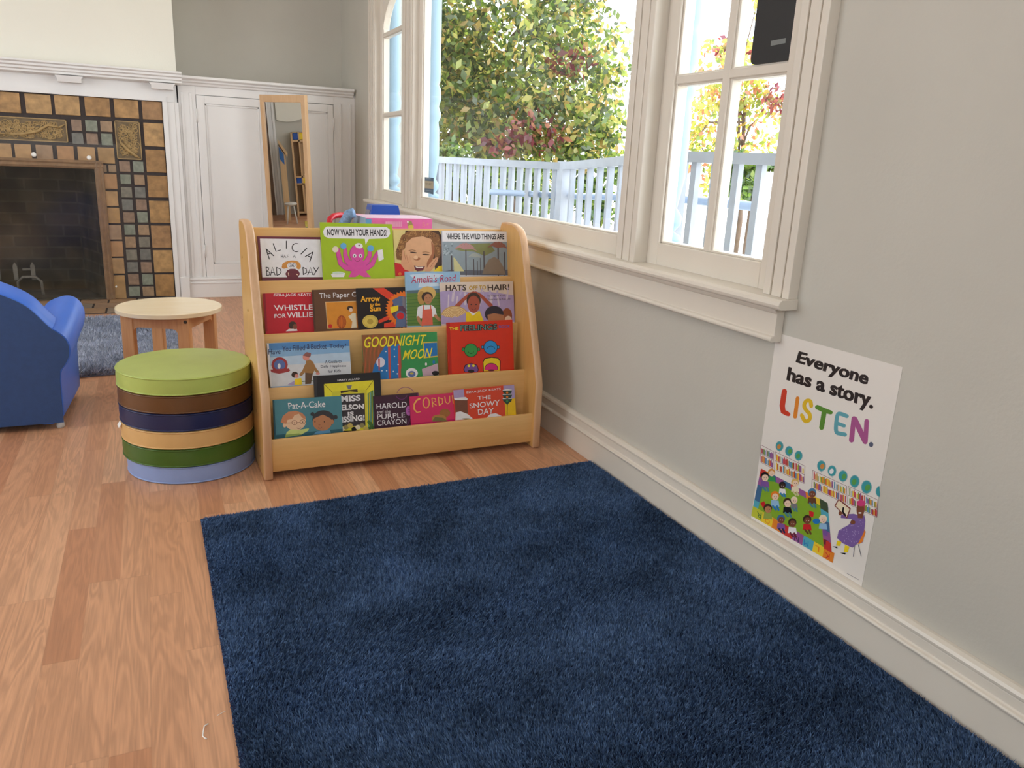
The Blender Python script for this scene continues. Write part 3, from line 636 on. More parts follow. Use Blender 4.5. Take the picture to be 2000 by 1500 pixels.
def a_alicia(p):
    p.poly([(188, 230), (776, 238), (805, 606), (212, 608)], flat('white_gloss', (236, 236, 240)))
    p.lay = 2
    for s in ([(248, 330), (280, 430)], [(248, 330), (322, 398)], [(262, 382), (300, 372)], [(318, 280), (345, 355), (388, 342)], [(447, 255), (447, 326)], [(645, 325), (590, 380)], [(705, 362), (675, 455)], [(705, 362), (632, 405)], [(660, 400), (690, 415)]): p.stroke(s, 9, INK)
    p.arc(543, 318, 42, 60, 290, 8, INK, ry=40)
    for s in ([(396, 388), (396, 416)], [(412, 386), (412, 416)], [(396, 402), (412, 402)], [(420, 416), (430, 388), (440, 416)], [(424, 406), (437, 406)], [(466, 390), (450, 394), (464, 406), (450, 414)], [(512, 416), (524, 388), (536, 416)], [(516, 406), (532, 406)]): p.stroke(s, 4.5, INK)
    for s in ([(248, 510), (256, 590)], [(250, 510), (275, 516), (270, 540), (254, 545), (282, 560), (280, 585), (256, 592)], [(292, 588), (310, 508), (336, 586)], [(298, 562), (328, 560)], [(350, 512), (354, 588)], [(350, 512), (385, 525), (396, 555), (380, 580), (354, 588)], [(608, 512), (612, 582)], [(608, 512), (640, 525), (646, 560), (612, 582)], [(655, 584), (682, 512), (704, 582)], [(662, 560), (698, 558)], [(712, 512), (735, 548)], [(762, 510), (715, 584)]): p.stroke(s, 8, INK)
    p.lay = 3
    p.disc(490, 482, 86, 38, GINGER, rot=-6); p.disc(430, 500, 30, 22, GINGER, rot=-30); p.disc(566, 500, 22, 30, GINGER)
    p.lay = 4; p.disc(500, 496, 48, 34, WHT); p.poly([(455, 540), (485, 528), (530, 528), (565, 545), (580, 575), (560, 608), (455, 608), (436, 575)], MAR); p.lay = 5
    for cx in (486, 516): p.arc(cx, 490, 16, 0, 360, 4, NAVY, n=16); p.disc(cx, 491, 4, None, NAVY)
    p.arc(502, 506, 12, 200, 340, 3, INK)
    p.stroke([(466, 566), (470, 590)], 9, PINKS); p.stroke([(545, 578), (556, 584)], 9, PINKS); p.stroke([(470, 600), (478, 572)], 3, DBRN); p.stroke([(544, 604), (540, 576)], 3, DBRN); p.poly([(455, 540), (485, 526), (530, 526), (565, 545), (552, 560), (470, 560)], MAR, 4.4)
def a_wash(p):
    lime = flat('lime_shade', (150, 182, 30)); p.poly([(840, 112), (1425, 118), (1455, 140), (1460, 185), (1440, 215), (1410, 228), (1252, 234), (1220, 290), (1212, 232), (860, 226), (818, 208), (803, 165), (818, 130)], WHT)
    p.lay = 2; p.text('NOW WASH YOUR HANDS!', [(842, 136), (1430, 142), (1428, 206), (846, 200)], INK, bold=.02)
    ol = flat('deep_pink', (190, 60, 150))
    arms = [[(925, 330), (948, 335), (958, 400), (975, 470), (1030, 515), (1100, 520)], [(1020, 330), (1022, 390), (1035, 440), (1075, 480)], [(1262, 330), (1258, 400), (1235, 450), (1200, 480)], [(1335, 370), (1310, 420), (1285, 480), (1235, 515), (1180, 520)]]
    for a in arms: n_ = len(a); p.stroke(a, [34+30*i/(n_-1) for i in range(n_)], ol, 2.2)
    for a in arms: n_ = len(a); p.stroke(a, [24+28*i/(n_-1) for i in range(n_)], PNK, 3)
    p.disc(1136, 380, 74, 92, ol, 2.5); p.disc(1136, 380, 68, 86, PNK, 3.2); p.poly([(1085, 430), (1190, 430), (1215, 520), (1230, 560), (1272, 606), (1200, 606), (1160, 580), (1120, 606), (1052, 606), (1085, 550)], PNK, 3.3)
    for cx in (1112, 1170): p.disc(cx, 398, 18, None, WHT, 4.2); p.disc(cx, 400, 7, None, INK, 4.6)
    p.arc(1140, 425, 28, 20, 160, 4, MAR, 4.3); p.disc(1155, 300, 38, 26, WHT, 4.2, rot=10); p.disc(1156, 298, 8, None, MAR, 4.6)
    p.disc(925, 335, 30, None, flat('soap', (232, 220, 196)), 3.5); p.disc(1003, 302, 30, None, flat('sponge', (104, 174, 222)), 4); p.disc(1268, 326, 32, None, flat('sponge', (104, 174, 222)), 4)
    p.poly([(1335, 345), (1385, 335), (1398, 430), (1348, 455)], WHT, 4); p.poly([(882, 575), (1020, 565), (1008, 606), (892, 606)], WHT, 3.6); p.disc(950, 566, 55, 14, flat('water', (206, 226, 206)), 3.8)
def a_child(p):
    p.poly([(118, 178), (681, 182), (690, 655), (130, 715)], flat('pale_yellow', (226, 206, 136)))
    hair = flat('hair_mid', (138, 92, 52)); hl = flat('hair_light', (190, 140, 82)); hd = flat('hair_dark', (74, 46, 28))
    p.lay = 2; p.poly([(250, 182), (640, 184), (681, 260), (686, 600), (600, 640), (560, 420), (240, 300)], hd)
    rnd = random.Random(3)
    p.lay = 3; p.poly([(170, 340), (205, 240), (290, 188), (420, 182), (540, 186), (640, 230), (672, 330), (660, 480), (610, 560), (560, 300), (300, 300), (225, 420), (210, 530), (150, 520), (135, 430)], hair)
    for i in range(70):
        a = rnd.uniform(150, 380); r = rnd.uniform(.78, 1.06); cx, cy = 410+r*255*math.cos(math.radians(a)), 400+r*210*math.sin(math.radians(a))
        if cy < 182 or cx > 680 or cx < 120 or (cy > 520 and cx < 230): continue
        p.arc(cx, max(cy, 200), rnd.uniform(8, 18), rnd.uniform(0, 360), rnd.uniform(360, 560), 5, rnd.choice([hl, hd, hair, hl]), 3.2+i*.004, n=7)
    p.lay = 4; p.poly([(255, 330), (330, 265), (450, 250), (550, 280), (590, 380), (585, 470), (560, 560), (500, 640), (430, 660), (340, 640), (270, 540), (240, 430)], SKIN)
    sh = flat('skin_shade', (170, 106, 70)); p.poly([(550, 300), (592, 380), (586, 470), (560, 560), (500, 645), (500, 560), (560, 450)], sh, 4.3)
    p.lay = 5
    p.disc(345, 440, 42, 8, DBRN, rot=8); p.disc(490, 464, 44, 8, DBRN, rot=4); p.stroke([(290, 418), (330, 408), (370, 420)], 7, hair); p.stroke([(450, 436), (490, 432), (530, 442)], 7, hair)
    p.disc(385, 512, 40, 20, sh, 4.6); p.disc(372, 498, 26, 22, flat('skin_light', (240, 196, 154)), 4.8); p.poly([(350, 590), (400, 604), (480, 600), (455, 650), (390, 660), (360, 635)], MAR); p.poly([(362, 598), (400, 610), (462, 606), (450, 622), (380, 622)], flat('teeth', (244, 234, 222)), 5.4)
    p.lay = 6; hand = flat('hand', (222, 164, 124))
    p.poly([(205, 520), (215, 410), (232, 405), (245, 470), (262, 455), (280, 520), (300, 470), (330, 560), (352, 640), (340, 700), (240, 690), (190, 600)], hand)
    for a in ([(232, 420), (250, 520)], [(262, 470), (282, 560)]): p.stroke(a, 4, sh, 6.3)
    p.poly([(480, 650), (540, 560), (600, 500), (632, 495), (628, 540), (580, 620), (540, 660), (480, 690)], hand); p.stroke([(615, 510), (540, 610)], 5, sh, 6.3)
    p.poly([(122, 560), (190, 570), (240, 640), (300, 660), (300, 700), (132, 716)], RED, 6.5); p.disc(185, 690, 20, 18, flat('button', (226, 120, 60)), 7); p.poly([(600, 640), (640, 600), (690, 590), (690, 660), (560, 680)], YEL, 6.2)
def a_wild(p):
    p.poly([(682, 186), (1445, 196), (1448, 312), (684, 310)], WHT); p.poly([(684, 311), (1448, 313), (1456, 706), (692, 700)], flat('misty_blue', (146, 160, 168)))
    p.lay = 2; p.text('WHERE THE WILD THINGS ARE', [(730, 214), (1408, 222), (1408, 285), (738, 285)], INK, bold=.025)
    p.poly([(820, 400), (900, 340), (1240, 330), (1300, 420), (1180, 480), (1060, 430), (900, 420)], flat('olive', (132, 136, 84)))
    p.poly([(690, 660), (820, 640), (1100, 650), (1455, 640), (1456, 706), (692, 700)], flat('slate', (98, 102, 116)), 2.2)
    p.lay = 3; tr = flat('trunk', (82, 74, 76)); fr = flat('frond_pink', (186, 136, 134)); fd = flat('frond_brown', (150, 98, 86)); fg = flat('frond_grey', (168, 176, 170))
    for (x, y0, y1, w) in ((958, 410, 705, 12), (1050, 520, 700, 10), (1092, 540, 700, 8), (1170, 430, 690, 14), (1336, 390, 704, 16), (1412, 440, 704, 14), (790, 470, 690, 18), (1128, 500, 690, 7)): p.stroke([(x, y0), (x+4, y1)], w, tr)
    def palm(cx, cy, R, m, k=9, lay=4):
        for i in range(k):
            a = math.radians(200+i*140/(k-1)+(0 if i % 2 else 6)); dx, dy = math.cos(a), math.sin(a); e = (cx+R*dx, cy+R*.55*dy+R*.28*abs(dx)); mid = (cx+R*.55*dx, cy+R*.5*dy)
            p.stroke([(cx, cy), mid, e], [12, 26, 3], m, lay+i*.02)
    palm(950, 400, 140, fr); palm(1330, 380, 130, fd, 9, 4.4); palm(1060, 490, 80, fg, 9, 4.8)
    for i in range(26):
        r = random.Random(i); p.disc(740+r.uniform(-52, 60), 400+r.uniform(-60, 70), 12, None, flat('leaf_pale', (176, 190, 196)) if i % 2 else flat('leaf_dark', (120, 134, 140)), 4+i*.01)
    p.poly([(812, 500), (826, 500), (940, 660), (820, 660)], flat('tent', (208, 204, 150)), 4)
    # plain brown mound in place of the figure under the trees
    p.poly([(1150, 690), (1180, 600), (1230, 520), (1290, 490), (1345, 520), (1400, 610), (1425, 700)], flat('mound', (142, 126, 110)), 3.4)
def a_whistle(p):
    p.poly([(219, 768), (240, 766), (262, 1136), (244, 1138)], flat('red_dark', (150, 20, 34)))
    p.lay = 2; p.text('EZRA JACK KEATS', [(322, 768), (685, 764), (686, 796), (322, 802)], WHT, bold=.01, shear=.12); p.text('WHISTLE', [(322, 880), (704, 872), (704, 926), (330, 934)], WHT, bold=.012); p.text('WILLIE', [(450, 950), (704, 945), (704, 996), (452, 1004)], WHT, bold=.012); p.text('FOR', [(328, 968), (442, 962), (442, 1002), (330, 1006)], WHT, bold=.012)
    p.disc(508, 1076, 40, 38, DBRN); p.disc(530, 1090, 22, 26, SKIND, 2.3); p.poly([(440, 1136), (470, 1112), (548, 1112), (556, 1130), (540, 1132)], WHT, 2.2)
def a_paper(p):
    p.poly([(697, 735), (712, 734), (736, 1118), (720, 1118)], flat('brown_spine', (84, 56, 38))); p.poly([(826, 848), (1128, 838), (1145, 1100), (848, 1112)], flat('pale_line', (232, 206, 160)))
    p.poly([(832, 854), (1128, 844), (1145, 1100), (852, 1110)], flat('amber', (224, 146, 46)), 1.4)
    p.lay = 2; p.text('The Paper C', [(765, 762), (1130, 748), (1130, 812), (772, 830)], WHT, bold=.005)
    p.disc(985, 1045, 46, 66, flat('lantern', (208, 108, 30))); [p.arc(985, 1045, 16+14*i, 90, 270, 4, flat('rib', (150, 62, 24)), 2.3, ry=62) for i in range(3)]; [p.arc(985, 1045, 16+14*i, -90, 90, 4, flat('rib', (150, 62, 24)), 2.3, ry=62) for i in range(3)]
    p.disc(1068, 910, 30, 24, DBRN); p.disc(1076, 926, 18, 20, PINKS, 2.4); p.poly([(1050, 990), (1090, 960), (1125, 960), (1135, 1100), (1080, 1104), (1090, 1040)], CRM, 2.2); p.disc(875, 1085, 20, None, RED, 2.2); p.disc(940, 1095, 22, 12, ORG, 2.2)
def a_arrow(p):
    fl = flat('flame', (222, 66, 40)); p.poly([(1290, 716), (1400, 712), (1620, 860), (1620, 900), (1480, 850)], fl); p.poly([(1345, 1030), (1440, 980), (1470, 1010), (1350, 1060)], fl); p.poly([(1400, 1060), (1620, 1010), (1620, 1090), (1400, 1098)], fl)
    rg = flat('ring', (238, 120, 30)); bl = flat('steel', (92, 108, 142)); pts = []
    for i in range(40):
        a = math.radians(90+i*7.5*.84-0); r = 1.0 if i % 2 else .88; pts.append((1610+200*r*math.cos(math.radians(80+i*5)), 920+185*r*math.sin(math.radians(80+i*5))))
    p.poly(pts, rg, 2); p.disc(1610, 925, 140, 128, flat('dusk', (92, 62, 84)), 2.3, 90, 270); p.poly([(1480, 830), (1560, 790), (1610, 800), (1612, 880), (1500, 900)], bl, 2.6); p.poly([(1460, 900), (1540, 880), (1540, 930), (1470, 960)], YEL, 2.7); p.disc(1560, 985, 52, 50, bl, 2.6); p.disc(1560, 985, 36, 34, RED, 2.9); p.poly([(1520, 1020), (1615, 1010), (1620, 1090), (1510, 1098)], bl, 2.6); p.poly([(1580, 800), (1616, 800), (1616, 930), (1580, 880)], GRY, 2.8)
    p.lay = 3; p.text('Arrow', [(1168, 792), (1362, 786), (1362, 842), (1172, 850)], flat('gold', (244, 176, 40)), bold=.035); p.text('to the', [(1262, 858), (1362, 854), (1362, 884), (1262, 888)], flat('gold', (244, 176, 40)), bold=.035); p.text('Sun', [(1260, 890), (1366, 884), (1368, 936), (1264, 944)], flat('gold', (244, 176, 40)), bold=.035)
    p.disc(1265, 1040, 76, 64, flat('medal', (222, 196, 92))); p.arc(1265, 1040, 64, 0, 360, 4, flat('medal_dark', (186, 156, 64)), 3.3, ry=54, n=24); p.disc(1265, 1040, 30, 26, flat('medal_dark', (186, 156, 64)), 3.3)
    for y in (880, 905, 930): p.text('by the teller', [(1168, y), (1240, y-2), (1240, y+12), (1168, y+14)], flat('dull_red', (122, 40, 36)), 3) if False else None
def a_amelia(p):
    p.poly([(245, 666), (890, 662), (896, 860), (262, 890)], LBLU); p.poly([(262, 886), (896, 850), (900, 930), (264, 930)], flat('far_hill', (88, 110, 120)), 1.3); p.poly([(262, 920), (900, 900), (900, 1290), (272, 1300)], flat('field', (98, 130, 58)), 1.6)
    for i in range(9): y = 945+i*40; p.stroke([(264, y+12), (430, y), (660, y-6)], 9, DGRN, 2)
    p.poly([(300, 700), (500, 680), (700, 690), (600, 760), (380, 780)], flat('cloud', (206, 224, 240)), 1.3); p.poly([(420, 780), (640, 800), (660, 830), (400, 850)], flat('cloud', (206, 224, 240)), 1.35)
    p.lay = 3; p.text("Amelia's Road", [(318, 712), (842, 692), (842, 778), (318, 800)], flat('crimson', (190, 36, 84)), shear=.15)
    p.disc(500, 925, 108, 88, STRAW, 3.2, rot=-15); p.disc(440, 970, 48, 80, flat('straw_dark', (186, 146, 78)), 3.3); p.disc(505, 960, 66, 60, DBRN, 3.5); p.disc(515, 985, 46, 62, TANS, 3.8)
    for cx in (498, 536): p.disc(cx, 972, 8, 4, DBRN, 4.2)
    p.stroke([(505, 1018), (530, 1018)], 5, MAR, 4.2); p.poly([(395, 1080), (450, 1055), (560, 1055), (600, 1090), (618, 1170), (590, 1190), (440, 1210), (380, 1200)], WHT, 3.4); p.poly([(452, 1110), (560, 1100), (572, 1290), (440, 1296)], COR, 4); p.stroke([(462, 1060), (460, 1120)], 12, COR, 4); p.stroke([(545, 1060), (548, 1115)], 12, COR, 4); p.stroke([(400, 1200), (410, 1240), (450, 1290)], 34, TANS, 3.7); p.stroke([(600, 1180), (640, 1220), (665, 1230)], 34, TANS, 3.7)
def a_hats(p):
    p.poly([(655, 900), (760, 880), (1000, 905), (1240, 900), (1520, 940), (1530, 1250), (672, 1280)], LAV); rnd = random.Random(8)
    for i in range(16): x = rnd.uniform(680, 1480); y = rnd.uniform(820, 960); p.stroke([(x, y), (x+rnd.uniform(-25, 25), y+rnd.uniform(60, 160))], rnd.uniform(14, 30), rnd.choice([flat('wash_pale', (214, 200, 214)), flat('wash_mid', (190, 174, 206))]), 1.3+i*.02)
    p.lay = 2; p.text('HATS', [(722, 818), (962, 816), (962, 885), (722, 893)], DBRN, bold=.02); p.text('OFF TO', [(995, 828), (1195, 822), (1195, 872), (995, 880)], flat('mustard', (196, 154, 52)), bold=.03); p.text('HAIR!', [(1212, 815), (1468, 808), (1468, 876), (1215, 886)], DBRN, bold=.02)
    p.text('by Virginia Kroll', [(1215, 935), (1418, 930), (1418, 958), (1215, 964)], DBRN); p.text('illustrated by Kay Life', [(1215, 978), (1480, 970), (1480, 998), (1215, 1006)], DBRN)
    sk = flat('warm_skin', (172, 82, 60))
    p.stroke([(850, 1075), (920, 1000), (1000, 930), (1050, 915)], [50, 42, 36, 44], sk, 3); p.stroke([(1250, 1060), (1200, 1010), (1130, 940), (1070, 915)], [50, 42, 36, 44], sk, 3); p.disc(1050, 1000, 84, 92, DBRN, 3.2); p.disc(1050, 1045, 72, 100, sk, 3.5)
    for cx in (1022, 1078): p.disc(cx, 1048, 10, 6, INK, 4)
    p.arc(1050, 1085, 26, 20, 160, 7, MAR, 4); p.poly([(960, 1130), (1040, 1150), (1120, 1120), (1170, 1250), (960, 1266)], YEL, 3.3); p.poly([(985, 1120), (1050, 1150), (1090, 1140), (1040, 1180)], WHT, 3.7)
    for i in range(14): a = i/13; p.arc(830, 1200, 30+a*130, 185+a*10, 330, 14, [BLOND, flat('blond_dark', (206, 164, 106))][i % 2], 3+i*.02, ry=20+a*110)
    p.disc(1290, 1160, 110, 96, flat('black_hair', (48, 42, 54)), 4.2); p.poly([(1210, 1170), (1290, 1150), (1400, 1170), (1420, 1240), (1220, 1250)], TANS, 4.5); p.disc(1440, 1180, 60, 90, flat('chestnut', (150, 84, 54)), 3.4); p.disc(1455, 1230, 40, 50, PINKS, 3.6)
def a_bucket(p):
    p.poly([(142, 207), (1212, 157), (1216, 240), (146, 300)], flat('sky_deep', (84, 140, 198))); p.poly([(146, 298), (1216, 238), (1222, 320), (150, 390)], flat('sky_mid', (140, 182, 220)), 1.2); p.poly([(150, 388), (1222, 318), (1228, 440), (158, 500)], flat('sky_pale', (190, 212, 232)), 1.2); p.poly([(158, 498), (1228, 438), (1240, 620), (740, 740), (188, 768)], flat('haze', (220, 222, 226)), 1.2)
    p.poly([(142, 207), (165, 206), (208, 766), (190, 767)], WHT, 1.5)
    p.lay = 2; w = [('Have', 160, 350, 160), ('You', 342, 312, 112), ('Filled', 478, 300, 160), ('a', 662, 284, 34), ('Bucket', 715, 282, 205), ('Today?', 955, 282, 220)]
    for t, x, y, ww in w: p.text(t, [(x, y-70), (x+ww, y-78), (x+ww, y-8), (x, y)], flat('slate_blue', (62, 74, 110)), bold=.012)
    for t, x, y, ww in (('A Guide to', 898, 462, 216), ('Daily Happiness', 842, 526, 330), ('for Kids', 936, 586, 168)): p.text(t, [(x, y-38), (x+ww, y-48), (x+ww, y-6), (x, y+4)], flat('slate_text', (60, 64, 84)), bold=.01)
    p.disc(307, 485, 106, 102, flat('seal_red', (168, 58, 58))); p.disc(307, 485, 74, 70, flat('seal_blue', (96, 116, 176)), 2.4); p.poly([(186, 545), (430, 530), (445, 560), (420, 575), (300, 600), (200, 580)], flat('seal_red', (168, 58, 58)), 2.5); p.disc(300, 500, 20, 34, WHT, 2.8)
    gr = flat('jacket', (166, 122, 72)); p.poly([(650, 430), (705, 410), (745, 470), (760, 560), (740, 600), (635, 590), (645, 500)], gr, 3); p.stroke([(655, 490), (620, 570), (585, 610)], 40, gr, 3); p.stroke([(725, 450), (770, 540), (805, 580)], 36, gr, 3); p.poly([(640, 585), (740, 595), (715, 730), (640, 735)], flat('trousers', (110, 84, 62)), 3.2); p.disc(652, 385, 44, 46, flat('face_pink', (226, 150, 136)), 3.3); p.poly([(605, 360), (660, 318), (715, 330), (712, 370), (690, 385)], flat('cap', (150, 96, 92)), 3.6); p.disc(805, 598, 28, 16, flat('face_pink', (226, 150, 136)), 3.4)
    p.disc(505, 612, 44, 40, DBRN, 3); p.disc(528, 630, 28, 26, flat('face_pink', (226, 150, 136)), 3.4); p.poly([(505, 665), (590, 655), (600, 740), (500, 745)], YEL, 3); p.poly([(410, 740), (500, 690), (500, 748)], LAV, 2.6); p.stroke([(600, 700), (740, 690)], 10, DGRN, 2.7)
def a_moon(p):
    p.frame(*Z4); p.poly([(1187, 1174), (1560, 1158), (1575, 1500), (1200, 1500)], flat('curtain_brown', (150, 92, 56))); p.frame(*Z7); p.poly([(132, 200), (583, 176), (606, 700), (160, 732)], GRN, 1.2)
    p.frame(*Z6); p.poly([(1380, 95), (1860, 75), (1890, 660), (1410, 690)], flat('curtain_brown', (150, 92, 56)), 1.1)
    for i in range(13):
        x = 1390+i*26; p.stroke([(x+60, 100), (x+20, 330), (x-10+i*4, 640)], 7, flat('curtain_red', (196, 92, 54)) if i % 2 else flat('curtain_olive', (122, 92, 52)), 1.5+i*.01)
    p.poly([(1620, 330), (1680, 240), (1880, 210), (1885, 655), (1620, 672), (1500, 640), (1540, 480)], BLU, 2)
    for x in (1735, 1865): p.poly([(x-18, 235), (x+14, 232), (x+24, 660), (x-8, 664)], flat('post_red', (196, 84, 80)), 2.5)
    p.poly([(1590, 400), (1612, 400), (1612, 560), (1596, 560)], flat('post_red', (196, 84, 80)), 2.7); p.disc(1622, 450, 56, 64, flat('moon', (226, 220, 232)), 2.3)
    for (x, y) in ((1690, 310), (1800, 280), (1802, 375), (1788, 570), (1850, 480), (1700, 560), (1840, 600), (1640, 560)): p.disc(x, y, 9, None, WHT, 3)
    p.frame(*Z4); p.lay = 4; y = flat('title_yellow', (244, 226, 52))
    p.text('GOODNIGHT', [(1208, 1192), (1815, 1166), (1800, 1266), (1204, 1298)], y, shear=.12, bold=.012); p.text('MOON', [(1592, 1322), (1872, 1296), (1862, 1394), (1580, 1414)], y, shear=.2, bold=.012)
    p.frame(*Z7); p.poly([(410, 300), (585, 292), (592, 480), (420, 500)], flat('frame_gold', (206, 186, 72)), 2); p.poly([(424, 314), (583, 306), (590, 465), (434, 484)], BLU, 2.3); p.poly([(400, 630), (590, 560), (606, 700), (412, 716)], flat('couch', (200, 170, 186)), 2.2); p.disc(565, 680, 44, 28, INK, 2.6); p.disc(276, 680, 74, 62, WHT, 2.4); p.disc(276, 690, 46, 38, flat('seal_blue', (96, 116, 176)), 2.8); p.disc(276, 684, 24, 12, flat('frame_gold', (206, 186, 72)), 3); p.disc(450, 570, 12, 20, WHT, 2.5); p.disc(545, 545, 16, 22, BLU, 2.6)
def a_feel(p):
    p.poly([(706, 66), (742, 64), (766, 690), (732, 692)], flat('red_edge', (190, 34, 22)))
    p.lay = 2; p.text('THE', [(730, 122), (845, 118), (845, 152), (735, 158)], flat('title_yellow', (244, 226, 52)), bold=.03)
    p.text('FEELINGS', [(864, 92), (1322, 74), (1322, 152), (866, 170)], INK, 2, bold=.075); p.text('FEELINGS', [(870, 98), (1316, 80), (1316, 146), (872, 164)], flat('title_grey', (116, 150, 140)), 2.4, bold=.0); p.text('BOOK', [(1338, 96), (1482, 90), (1482, 122), (1340, 130)], PUR, bold=.03)
    # plain coloured discs with simple round faces
    def face(cx, cy, r, m): p.disc(cx, cy, r+6, None, INK, 3, n=28); p.disc(cx, cy, r, None, m, 3.3, n=28)
    for cx in (905, 1092): p.disc(cx, 390, 20, 24, INK, 2.8); p.disc(cx, 390, 14, 18, flat('grass', (58, 156, 74)), 3)
    face(998, 400, 78, flat('grass', (58, 156, 74))); p.arc(998, 405, 36, 20, 160, 6, INK, 4)
    for cx in (1140, 1332): p.disc(cx, 362, 18, 22, INK, 2.8); p.disc(cx, 362, 12, 16, flat('sky_face', (46, 150, 220)), 3)
    face(1238, 365, 80, flat('sky_face', (46, 150, 220))); p.arc(1242, 402, 52, 205, 335, 6, INK, 4)
    p.poly([(1148, 660), (1142, 540), (1165, 496), (1250, 484), (1330, 492), (1360, 530), (1358, 652)], INK, 2.8); p.poly([(1156, 658), (1150, 545), (1172, 505), (1250, 492), (1325, 500), (1350, 535), (1350, 652)], YEL, 3)
    p.poly([(922, 668), (905, 640), (925, 580), (1000, 556), (1075, 580), (1094, 640), (1080, 664)], INK, 3); p.poly([(930, 668), (914, 640), (932, 586), (1000, 563), (1068, 586), (1086, 640), (1072, 664)], PUR, 3.3); p.disc(1000, 655, 40, 20, INK, 4); p.disc(972, 590, 16, None, flat('title_yellow', (244, 226, 52)), 4); p.disc(1028, 588, 16, None, flat('title_yellow', (244, 226, 52)), 4)
    p.disc(1246, 625, 82, 70, INK, 3.4, 170, 370); p.disc(1246, 627, 76, 66, MAG, 3.7, 165, 375); p.disc(1246, 645, 40, 12, MAR, 4)
def a_pat(p):
    p.poly([(218, 945), (236, 944), (262, 1440), (242, 1444)], flat('teal_dark', (36, 84, 100))); p.poly([(238, 1398), (1130, 1315), (1131, 1360), (242, 1444)], flat('teal_deep', (40, 96, 112)), 1.3)
    p.lay = 2; p.text('Pat-A-Cake', [(415, 978), (902, 948), (902, 1032), (425, 1062)], WHT, bold=.012)
    p.disc(510, 1220, 140, 118, flat('peach', (236, 200, 164)), 2.2, n=28); p.poly([(322, 1230), (350, 1150), (420, 1095), (520, 1082), (600, 1110), (645, 1160), (640, 1200), (600, 1170), (560, 1120), (500, 1140), (470, 1190), (410, 1200), (395, 1250), (350, 1245)], flat('ginger_hair', (208, 142, 102)), 2.6); p.disc(372, 1270, 22, 30, flat('peach', (236, 200, 164)), 2.4)
    gl = flat('spectacles', (150, 92, 76))
    for cx in (500, 608): p.arc(cx, 1236-(cx-500)*.1, 34, 0, 360, 6, gl, 3, ry=28, n=16); p.disc(cx, 1238-(cx-500)*.1, 7, None, DBRN, 3)
    p.stroke([(400, 1240), (466, 1238)], 5, gl, 3); p.stroke([(534, 1234), (576, 1230)], 5, gl, 3); p.arc(555, 1290, 26, 20, 150, 5, gl, 3)
    p.poly([(378, 1426), (400, 1360), (450, 1325), (560, 1330), (690, 1310), (680, 1340), (600, 1385), (480, 1405)], flat('lime_shirt', (206, 220, 132)), 2.4); p.poly([(385, 1392), (560, 1376), (600, 1392), (480, 1412), (378, 1430)], flat('lime_shirt_dark', (150, 172, 92)), 2.7)
    hr = flat('charcoal_hair', (62, 62, 66)); p.disc(878, 1190, 144, 115, hr, 2.2, n=28); p.disc(735, 1125, 26, None, hr, 2.2); p.disc(1035, 1165, 28, None, hr, 2.2); p.disc(862, 1235, 124, 108, TANS, 2.6, n=28); p.poly([(740, 1190), (870, 1130), (990, 1190), (960, 1130), (870, 1090), (780, 1120)], hr, 2.8); p.disc(992, 1225, 22, 30, TANS, 2.5)
    for cx in (768, 890): p.disc(cx, 1224, 8, 10, DBRN, 3)
    p.disc(826, 1262, 14, 10, flat('nose', (164, 104, 78)), 3); p.arc(835, 1288, 22, 20, 160, 5, MAR, 3); p.poly([(745, 1390), (790, 1350), (960, 1330), (975, 1368)], flat('blue_shirt', (92, 150, 190)), 2.4)
def a_nelson(p):
    p.poly([(752, 640), (790, 636), (800, 890), (764, 892)], flat('black_sheen', (58, 58, 62))); p.text('HARRY ALLARD', [(1060, 672), (1350, 654), (1350, 676), (1060, 698)], WHT, 2, bold=.005)
    y = flat('room_yellow', (234, 222, 54)); p.poly([(885, 732), (1530, 684), (1560, 1330), (905, 1350)], y, 2)
    p.poly([(985, 832), (1440, 806), (1452, 1320), (1000, 1330)], flat('room_wall', (214, 204, 60)), 2.3); p.poly([(1100, 866), (1412, 852), (1425, 1275), (1110, 1285)], flat('chalkboard', (62, 56, 60)), 2.7)
    for a in ([(885, 732), (985, 832)], [(1530, 684), (1440, 806)]): p.stroke(a, 5, INK, 2.6)
    p.poly([(1175, 752), (1250, 746), (1230, 800), (1200, 802)], GRY, 3); p.poly([(1100, 822), (1210, 812), (1320, 800), (1325, 838), (1215, 828), (1105, 856)], DBRN, 3)
    p.poly([(1450, 860), (1525, 810), (1540, 1320), (1462, 1320)], flat('blind_green', (70, 130, 76)), 2.6)
    for i in range(5): p.stroke([(1455+i*18, 860-i*8), (1462+i*18, 1310)], 7, YEL if i % 2 else flat('pane_blue', (150, 190, 190)), 2.8)
    for i in range(6): p.disc(1500+(i*37) % 60-30, 1230+(i*53) % 90, 22, 26, DGRN, 3)
    for t, q in (('MISS', [(1095, 885), (1362, 876), (1362, 950), (1105, 972)]), ('NELSON', [(1030, 1008), (1405, 990), (1405, 1058), (1035, 1084)]), ('IS', [(1192, 1098), (1272, 1090), (1272, 1142), (1196, 1150)]), ('MISSING!', [(1040, 1165), (1412, 1130), (1415, 1208), (1046, 1244)])): p.text(t, q, WHT, 3.5, bold=.04)
    for i in range(7): p.disc(1120+i*52, 1320-(i % 3)*24, 34, 30, [CRM, flat('khaki', (150, 140, 92)), flat('straw2', (200, 176, 96)), INK][i % 4], 3.3+i*.03)
